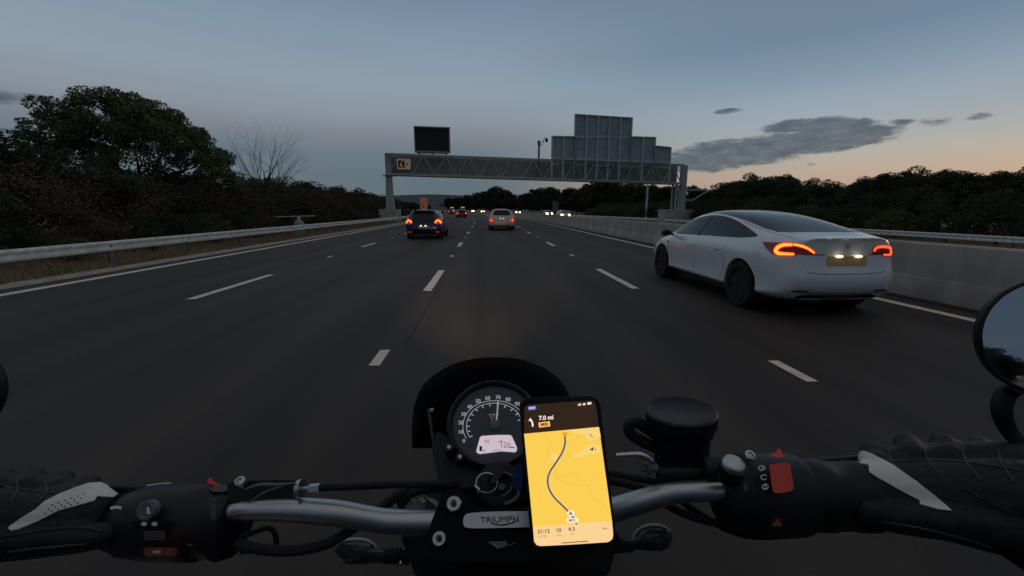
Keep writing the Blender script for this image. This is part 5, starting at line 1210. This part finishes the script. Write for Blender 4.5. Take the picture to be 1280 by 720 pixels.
rib(b, P0, [(951, 585.5), (957, 584.5)], 1.1, .0012); rib(b, P0, [(956.5, 611), (957, 604), (954, 607)], 1.1, .0012); b.build('switch_symbols', 'mark', RH)
b = MB(); pp(b, Pl(970, 567, .45, 40), smoothcurve([(961, 569.5), (966, 566.5), (971, 565), (971, 561.5), (976, 561.5), (977, 566), (980, 570), (972, 572)], 3), -.004, .006); b.build('warning_cap', 'red_plastic', RH, bevel=.001)
P = sp_(617, .475, 48, 971, 650); b = MB(); pp(b, P, [(961.5, 658), (963, 649), (970, 646.5), (978, 649), (980, 658), (972, 660.5)], -.004, .007); hz_ = b.build('hazard_button', 'red_dark', RH, bevel=.001)
b = MB(); pp(b, P, [(964.5, 657.5), (972, 648.5), (978.5, 658)], .007, .0082); b.build('hazard_symbol', mat('pink print pale', (.75, .45, .45), .6), hz_)
b = MB(); pp(b, Pl(932, 609, .434, 0), smoothcurve([(930, 604), (933, 603), (934.5, 608), (933, 614), (930, 613)], 3), -.004, .002); b.build('housing_screw', 'pale_plastic', RH)
# mirrors
def mirror(px, py, d, R_, out, lb, hx, hy):
    p = K(px, py, d); r = ray(hx, hy).normalized(); n = (V(out).normalized()-r).normalized()
    x = V((0, 0, 1)).cross(n).normalized(); y = n.cross(x); mx = Matrix.Translation(p) @ Matrix((x, y, n)).transposed().to_4x4()
    o = MB().lathe([(R_*.3, -.022), (R_*.8, -.018), (R_*1.0, -.006), (R_*1.02, .002), (R_*.99, .004), (R_*.955, .003), (R_*.95, .0)], mx, 64).build('mirror', 'plastic', bike, smooth=50)
    MB().lathe([(R_*.955, -.002), (R_*.955, .001)], mx, 64).build('mirror_glass', 'mirror', o); o['label'] = lb; return o
mirror(1307, 421, .47, .0625, (.42, -1, .02), 'round right-hand mirror showing the sky', 1255, 455)
mirror(-80, 490, .47, .0580, (-.45, -1, .02), 'round left-hand mirror at the picture edge', -60, 500)
ktube('mirror_stem', [(1272, 484, .49), (1258, 492, .50), (1252, 512, .50), (1260, 536, .50), (1280, 560, .49), (1300, 590, .48)], [9, 10, 10, 9, 9, 9], 'plastic')
ktube('mirror_stem', [(-60, 540, .49), (-60, 590, .49), (-60, 640, .48)], 9, 'plastic')
# the rest of the machine, below and behind the picture
def W(x, y, z): return V((BX+x, y, z))
b = MB().lathe([(.03, -.14), (.075, -.11), (.092, -.04), (.094, .0), (.09, .012), (.085, .008)], Matrix.Translation(W(0, .80, .97)) @ Matrix.Rotation(rad(-88), 4, 'X'), 32); b.build('headlight', 'plastic', bike, smooth=40)
b = MB()
for sx in (-1, 1): b.tube([W(sx*.10, .58, 1.02), W(sx*.10, .86, .55), W(sx*.10, 1.02, .33)], [.022, .028, .026], 14)
b.build('fork', 'plastic', bike, smooth=50)
for y in (1.02, -.42):
    mx = Matrix.Translation(W(0, y, .33)) @ Matrix.Rotation(rad(90), 4, 'Y'); w_ = bpy.data.objects.new('wheel', None); COL.objects.link(w_); w_.parent = bike; w_.location = W(0, y, .33)-bike.location
    m0 = Matrix.Rotation(rad(90), 4, 'Y')
    MB().lathe([(.25, -.05), (.31, -.05), (.33, 0), (.31, .05), (.25, .05)], m0, 40).build('tyre', 'tyre', w_, smooth=40); b = MB().lathe([(.235, -.04), (.255, -.045), (.255, .045), (.235, .04), (.235, -.04)], m0, 40)
    for k in range(16): a = k*math.pi/8; b.tube([(.0, 0, 0), (0, math.cos(a)*.24, math.sin(a)*.24)], .003, 4)
    b.build('rim', 'rim_silver', w_, smooth=40)
b = MB(); b.ball(W(0, .08, .88), .2, 12, (.65, 1.25, .55)); b.build('fuel_tank', 'plastic_soft', bike, smooth=60)
b = MB(); b.ball(W(0, -.38, .83), .2, 12, (.6, 1.7, .28)); b.build('seat', 'rubber', bike, smooth=60)
b = MB(); b.box(W(0, .2, .5), (.26, .42, .42)); b.tube([W(.16, .3, .45), W(.17, .0, .3), W(.17, -.6, .36)], .035, 12); b.tube([W(0, .5, .98), W(0, .4, .4)], .03, 10); b.tube([W(0, -.42, .33), W(0, .05, .42)], .035, 10); b.build('engine', 'plastic', bike, bevel=.02)
b = MB()
for k in range(9):
    a = rad(-55+k*16); b.v += [tuple(W(sx*.062, 1.02-math.sin(a)*.355+.0, .33+math.cos(a)*.355)) for sx in (-1, 1)]
b.f = [(2*i, 2*i+1, 2*i+3, 2*i+2) for i in range(8)]; b.build('front_mudguard', 'plastic', bike, smooth=50)
# ------------------------------------------------------------------ phone
TL, TR, BL, BR = (648, 498), (749, 494.5), (664.5, 688), (771, 676.5)
PP = Pl(709, 590, .418, 12.5)
ph = thing('phone', 'phone in black case showing a yellow route map, mounted over the handlebar', 'phone', PP.p); ph['world_built'] = 1
def uvp(u, v): # picture position from fractions of the case outline
    return (TL[0]*(1-u)*(1-v)+TR[0]*u*(1-v)+BL[0]*(1-u)*v+BR[0]*u*v, TL[1]*(1-u)*(1-v)+TR[1]*u*(1-v)+BL[1]*(1-u)*v+BR[1]*u*v)
def rr_uv(u0, v0, u1, v1, r, n=6):
    asp = .155/.081; out = []
    for (cx, cy, a0) in ((u1-r, v0+r/asp, -90), (u1-r, v1-r/asp, 0), (u0+r, v1-r/asp, 90), (u0+r, v0+r/asp, 180)):
        for k in range(n+1): a = rad(a0+90*k/n); out.append(uvp(cx+r*math.cos(a), cy+r/asp*math.sin(a)))
    return out
b = MB(); pp(b, PP, rr_uv(0, 0, 1, 1, .13), -.013, .0); b.build('phone_case', 'phone_black', ph, bevel=.0015)
M['map_yellow'] = mat('lit map yellow', (.05, .04, .01), .3, emis=srgb(253, 209, 84), es=.97, var=.02)
M['map_pale'] = mat('lit map pale', (.05, .04, .02), .3, emis=srgb(254, 218, 130), es=.95)
M['map_bar'] = mat('lit info bar', (.05, .04, .03), .3, emis=srgb(255, 214, 150), es=.96)
M['ui_dark'] = mat('dark header bar', (.02, .015, .01), .3, emis=srgb(46, 33, 24), es=1)
M['ui_white'] = mat('lit text', (.05, .05, .05), .3, emis=srgb(255, 236, 214), es=1)
M['ui_black'] = mat('dark text', (.03, .025, .02), .4, emis=srgb(70, 55, 40), es=.6)
M['ui_grey'] = mat('grey text', (.05, .04, .03), .4, emis=srgb(200, 160, 110), es=.8)
M['ui_route'] = mat('route line', (.03, .03, .05), .4, emis=srgb(92, 86, 104), es=1)
M['ui_orange'] = mat('lit orange', (.05, .03, .01), .4, emis=srgb(248, 160, 30), es=1)
M['ui_blue'] = mat('lit blue pill', (.02, .02, .05), .4, emis=srgb(96, 104, 190), es=1)
M['ui_line'] = mat('map line', (.05, .04, .02), .4, emis=srgb(214, 174, 84), es=1)
def zp(x, y): return (640+x/3.512, 485+y/3.512)
scr = [zp(*p) for p in smoothcurve([(54, 92), (60, 80), (75, 74), (200, 64), (340, 55), (358, 58), (366, 70), (372, 100), (444, 640), (442, 660), (425, 676), (250, 688), (125, 695), (105, 688), (96, 672), (53, 200)], 1)]
b = MB(); pp(b, PP, scr, .0, .0008); sc = b.build('screen', 'ui_dark', ph)
mp = [zp(*p) for p in [(53, 201), (382, 171), (439, 583), (92, 610)]]
b = MB(); pp(b, PP, mp, .0008, .0011); b.build('map', 'map_yellow', sc)
b = MB(); pp(b, PP, [zp(*p) for p in [(92, 610), (439, 583), (444, 640), (442, 660), (432, 671), (420, 677), (250, 688), (125, 694), (108, 689), (97, 674)]], .0008, .0012); b.build('info_bar', 'map_bar', sc)
b = MB()
for poly in ([(240, 186), (382, 172), (390, 215), (372, 212), (350, 222), (330, 205), (290, 200)], [(268, 300), (330, 262), (385, 250), (388, 283), (330, 292), (272, 310)], [(165, 300), (190, 290), (215, 300), (205, 325), (188, 330), (170, 315)]): pp(b, PP, [zp(*p) for p in poly], .0011, .0013)
b.build('map_patch', 'map_pale', sc)
b = MB()
for pts in ([(150, 200), (145, 215), (165, 240), (160, 275), (165, 305), (185, 325), (190, 350), (192, 395), (230, 410), (290, 425), (335, 430), (342, 470), (380, 500), (420, 530)], [(190, 398), (240, 380), (300, 375)], [(235, 250), (262, 240), (300, 205)]): rib(b, PP, [zp(*p) for p in smoothcurve(pts, 3)], .45, .0013, .0014)
b.build('map_road', 'ui_line', sc)
rt = [zp(*p) for p in smoothcurve([(232, 208), (233, 240), (222, 280), (195, 325), (168, 365), (157, 400), (162, 440), (185, 480), (220, 515), (250, 545), (262, 560), (285, 598)], 5)]
b = MB(); rib(b, PP, rt, 3.6, .0014, .0015); b.build('route_edge', 'map_pale', sc)
b = MB(); rib(b, PP, rt, 2.3, .0016, .0017); b.build('route', 'ui_route', sc)
b = MB(); pp(b, PP, ell(*zp(232, 203), 3.2, 2.8, 14), .0016, .0019); b.build('route_end_marker', 'ui_orange', sc)
b = MB(); pp(b, PP, ell(*zp(258, 551), 4.6, 3.8, 20), .0018, .0020); pp(b, PP, rrect(14.5, 6, 2, 3, *zp(265, 581)), .0018, .0020); b.build('position_marker', 'ui_white', sc)
b = MB(); pp(b, PP, [zp(*p) for p in [(257, 541), (268, 559), (257, 554), (248, 560)]], .0020, .0022); txt(b, PP, 'M23', *zp(264, 581), 4.6, 4, .0021, .02); b.build('position_arrow', 'ui_route', sc)
b = MB()
for c_ in ((348, 210), (357, 268)): pp(b, PP, ell(*zp(*c_), 6.5, 6.0, 18), .0014, .0016)
b.build('map_button', 'map_pale', sc)
b = MB(); rib(b, PP, [zp(340, 201), zp(356, 219)], .8, .0016, .0018); pp(b, PP, [zp(*p) for p in [(342, 268), (348, 266), (356, 258), (357, 276), (349, 272), (343, 272)]], .0016, .0018); rib(b, PP, [zp(363, 262), zp(366, 268), zp(364, 275)], .7, .0016, .0018)
txt(b, PP, '21:12', *zp(139, 630), 6.4, 4, .0014, .02, 1.1); txt(b, PP, '10', *zp(204, 625), 6.4, 4, .0014, .02, 1.1); txt(b, PP, '9.3', *zp(262, 621), 6.4, 4, .0014, .02, 1.1)
rib(b, PP, [zp(398, 620), zp(408, 614), zp(418, 618)], .8, .0014, .0016); rib(b, PP, [zp(218, 681), zp(334, 672)], 1.0, .0014, .0016); b.build('info_text', 'ui_black', sc)
b = MB(); txt(b, PP, 'arrival', *zp(137, 650), 4.2, 4, .0014, .01); txt(b, PP, 'min', *zp(207, 646), 4.2, 4, .0014, .01); txt(b, PP, 'mi', *zp(263, 641), 4.2, 4, .0014, .01); b.build('info_caption', 'ui_grey', sc)
b = MB(); rib(b, PP, [zp(*p) for p in smoothcurve([(91, 170), (90, 158), (87, 146), (80, 140)], 3)], 2.1, .001, .0012); pp(b, PP, [zp(*p) for p in [(72, 146), (80, 131), (88, 141)]], .001, .0012); txt(b, PP, '7.0 mi', *zp(150, 131), 7.4, 4, .0012, .03, 1.0)
b.build('turn_text', 'ui_white', sc)
b = MB(); pp(b, PP, [zp(*p) for p in [(116, 152), (165, 146), (168, 168), (119, 174)]], .001, .0012); b.build('exit_badge', 'map_bar', sc); b = MB(); pp(b, PP, [zp(*p) for p in [(121, 155), (161, 150), (163, 165), (123, 170)]], .0012, .0013); b.build('exit_badge_fill', 'ui_orange', sc); b = MB(); txt(b, PP, 'M25', *zp(142, 160), 4.6, 4, .0014, .03); b.build('exit_badge_text', 'ui_dark', sc)
b = MB(); rib(b, PP, [zp(70, 90), zp(106, 86)], 4.6, .001, .0012); b.build('status_pill', 'ui_blue', sc)
b = MB(); txt(b, PP, '20:57', *zp(88, 88), 3.6, 3, .0013, .02); 
for x in (291, 296, 301): rib(b, PP, [zp(x, 78), zp(x, 70-(x-291)*.3)], .9, .001, .0012)
rib(b, PP, [zp(311, 72), zp(322, 70)], 2.4, .001, .0012); rib(b, PP, [zp(331, 69), zp(348, 66)], 2.9, .001, .0012); b.build('status_text', 'ui_white', sc)
b = MB(); pp(b, PP, rr_uv(.3, .3, .7, .7, .1), -.05, -.014); b.build('phone_mount', 'plastic', ph, bevel=.002)
# ------------------------------------------------------------------ rider
rider = thing('person', 'motorcyclist in black jacket and black gloves with pale panels, both hands on the handlebar', 'person', (BX, -.35, 0)); rider['world_built'] = 1
def blob(name, caps, m, parent, vox, smooth=6, sub=None):
    b = MB()
    for a, bq, ra_, rb_ in caps:
        a, bq = V(a), V(bq); n = max(2, int((bq-a).length/(min(ra_, rb_)*.35))+1)
        b.tube([a.lerp(bq, i/n) for i in range(n+1)], [ra_+(rb_-ra_)*i/n for i in range(n+1)], 16); b.ball(a, ra_, 8); b.ball(bq, rb_, 8)
    o = b.build(name, m, parent, fixn=True); r = o.modifiers.new('r', 'REMESH'); r.mode = 'VOXEL'; r.voxel_size = vox; s = o.modifiers.new('s', 'SMOOTH'); s.iterations = smooth; s.factor = .6
    dg = bpy.context.evaluated_depsgraph_get(); me = bpy.data.meshes.new_from_object(o.evaluated_get(dg)); o.modifiers.clear(); o.data = me
    if not me.materials: me.materials.append(M[m])
    me.shade_smooth(); return o
def kc(a, ra_, b_, rb_): return (K(*a), K(*b_), ra_*a[2]/F, rb_*b_[2]/F)
Lg = [kc((-90, 668, .43), 40, (0, 652, .45), 40), kc((0, 652, .45), 38, (70, 650, .462), 34), kc((70, 650, .462), 34, (112, 646, .468), 32),
      kc((-80, 640, .47), 34, (0, 622, .49), 28), kc((0, 622, .49), 28, (95, 622, .49), 22), kc((60, 640, .47), 30, (105, 630, .475), 26)]
for i, (x, y) in enumerate([(108, 607), (74, 601), (38, 599), (2, 599), ]):
    Lg += [kc((x-6, y+14, .485), 17, (x, y, .505), 14), kc((x, y, .505), 13.5, (x+4, y-1, .54), 12), kc((x+4, y-1, .54), 12, (x+6, y+24, .555), 11), kc((x+6, y+24, .555), 11, (x+6, y+42, .53), 10)]
Lg += [kc((-30, 680, .43), 24, (50, 676, .435), 20), kc((50, 676, .435), 20, (105, 672, .44), 17.5), kc((105, 672, .44), 17.5, (136, 668, .445), 15), kc((-120, 670, .42), 42, (-90, 668, .43), 42)]
gl = blob('glove', Lg, 'leather', rider, .0022)
Rg = [kc((1370, 640, .43), 50, (1270, 625, .45), 50), kc((1270, 625, .45), 50, (1190, 618, .46), 42), kc((1190, 618, .46), 42, (1120, 614, .468), 38), kc((1120, 614, .468), 38, (1088, 614, .47), 34),
      kc((1300, 590, .48), 34, (1210, 580, .49), 28), kc((1210, 580, .49), 28, (1110, 580, .49), 20)]
for i, (x, y) in enumerate([(1092, 566), (1135, 556), (1180, 556), (1226, 560)]):
    Rg += [kc((x+6, y+16, .485), 18, (x, y, .505), 14.5), kc((x, y, .505), 14, (x-3, y-2, .54), 12), kc((x-3, y-2, .54), 12, (x-5, y+26, .555), 11), kc((x-5, y+26, .555), 11, (x-5, y+44, .53), 10)]
Rg += [kc((1260, 665, .43), 30, (1180, 650, .435), 24), kc((1180, 650, .435), 24, (1115, 645, .44), 20), kc((1115, 645, .44), 20, (1082, 640, .445), 17), kc((1400, 650, .42), 54, (1370, 640, .43), 52), kc((1300, 680, .43), 40, (1250, 655, .44), 32)]
gr = blob('glove', Rg, 'leather', rider, .0022)
def bvh_of(o): me = o.data; return BVHTree.FromPolygons([v.co.copy() for v in me.vertices], [tuple(p.vertices) for p in me.polygons])
def camr(px, py): return (CAM, ray(px, py))
lp = [(x/4.5, 560+y/4.5) for x, y in [(50, 455), (60, 440), (120, 395), (200, 350), (250, 305), (330, 265), (430, 225), (500, 203), (560, 198), (610, 220), (680, 240), (712, 260), (680, 282), (610, 280), (545, 275), (530, 300), (440, 325), (330, 355), (200, 420), (100, 462), (60, 468)]]
rp = [(1000+x/3.6, 520+y/3.6) for x, y in [(182, 225), (200, 190), (240, 170), (290, 160), (330, 175), (420, 225), (520, 295), (600, 355), (680, 428), (620, 422), (540, 400), (535, 380), (440, 330), (350, 280), (312, 255), (308, 222), (260, 216)]]
for g_, poly in ((gl, lp), (gr, rp)):
    bvq = bvh_of(g_); o = patch_mb(bvq, poly, camr, eps=.0016, step=2.5, depth=.004).build('thumb_panel', 'glove_grey', g_, smooth=60)
for g_, paths in ((gl, [[(-5, 604), (25, 612), (60, 616), (96, 618)], [(20, 600), (22, 612), (12, 628)], [(56, 602), (58, 614), (46, 630)], [(91, 606), (92, 616), (84, 626)], [(10, 690), (60, 684), (110, 680)], [(0, 672), (50, 664), (100, 660), (128, 664)]]),
                  (gr, [[(1100, 578), (1150, 576), (1210, 578), (1275, 588)], [(1112, 562), (1114, 576), (1130, 596)], [(1157, 556), (1158, 572), (1180, 598)], [(1203, 558), (1206, 574), (1226, 600)], [(1248, 562), (1252, 578), (1268, 604)], [(1100, 652), (1150, 660), (1200, 672), (1240, 684)], [(1205, 610), (1230, 625), (1262, 640)]])):
    bvq = bvh_of(g_)
    for pth in paths:
        c_ = smoothcurve(pth, 6); b = MB(); pts_ = []
        for x, y in c_:
            h, nr, _, _ = bvq.ray_cast(CAM, ray(x, y).normalized())
            if h: pts_.append(h+nr*.0003)
        if len(pts_) > 3: b.tube(pts_, .0011, 6); b.build('glove_seam', 'seam_leather', g_, smooth=60)
b = MB(); bvq = bvh_of(gl)
for r_ in range(3):
    for k in range(6):
        px_, py_ = 62+k*8-r_*4+4, 632-k*2.6+r_*5.2; o_, d_ = camr(px_, py_); h, nr, _, _ = bvq.ray_cast(o_, d_.normalized())
        if h: b.ball(h+nr*.0016, .0008, 4)
b.build('panel_perforation', 'trim', gl)
# body: torso, arms and legs as one surface; helmet as a child
wl, wr = K(-120, 670, .42), K(1400, 650, .42)
caps = [((BX, -.45, .95), (BX, -.38, 1.2), .17, .19), ((BX, -.38, 1.2), (BX, -.33, 1.36), .18, .13), ((BX-.2, -.34, 1.36), (BX+.2, -.34, 1.36), .085, .085), ((BX, -.33, 1.4), (BX, -.28, 1.52), .07, .065)]
for sx, wv in ((-1, wl), (1, wr)):
    el_ = V((BX+sx*.48, -.12, 1.12)); caps += [((BX+sx*.2, -.34, 1.36), el_, .08, .062), (el_, wv, .062, .045)]
    kn = V((BX+sx*.26, .10, .80)); an = V((BX+sx*.22, -.12, .36)); caps += [((BX+sx*.1, -.42, .92), kn, .10, .075), (kn, an, .075, .055), (an, an+V((0, .16, -.06)), .055, .045)]
blob('body', caps, 'jacket', rider, .014, 3)
b = MB(); b.ball((BX, -.27, 1.68), .14, 14, (1, 1.15, 1.1)); hm = b.build('helmet', 'helmet', rider, smooth=60); b = MB(); b.ball((BX, -.245, 1.69), .125, 12, (1, 1.15, .55)); b.build('visor', 'glass', hm, smooth=60)
for o in list(COL.objects):
    if 'world_built' in o: del o['world_built']
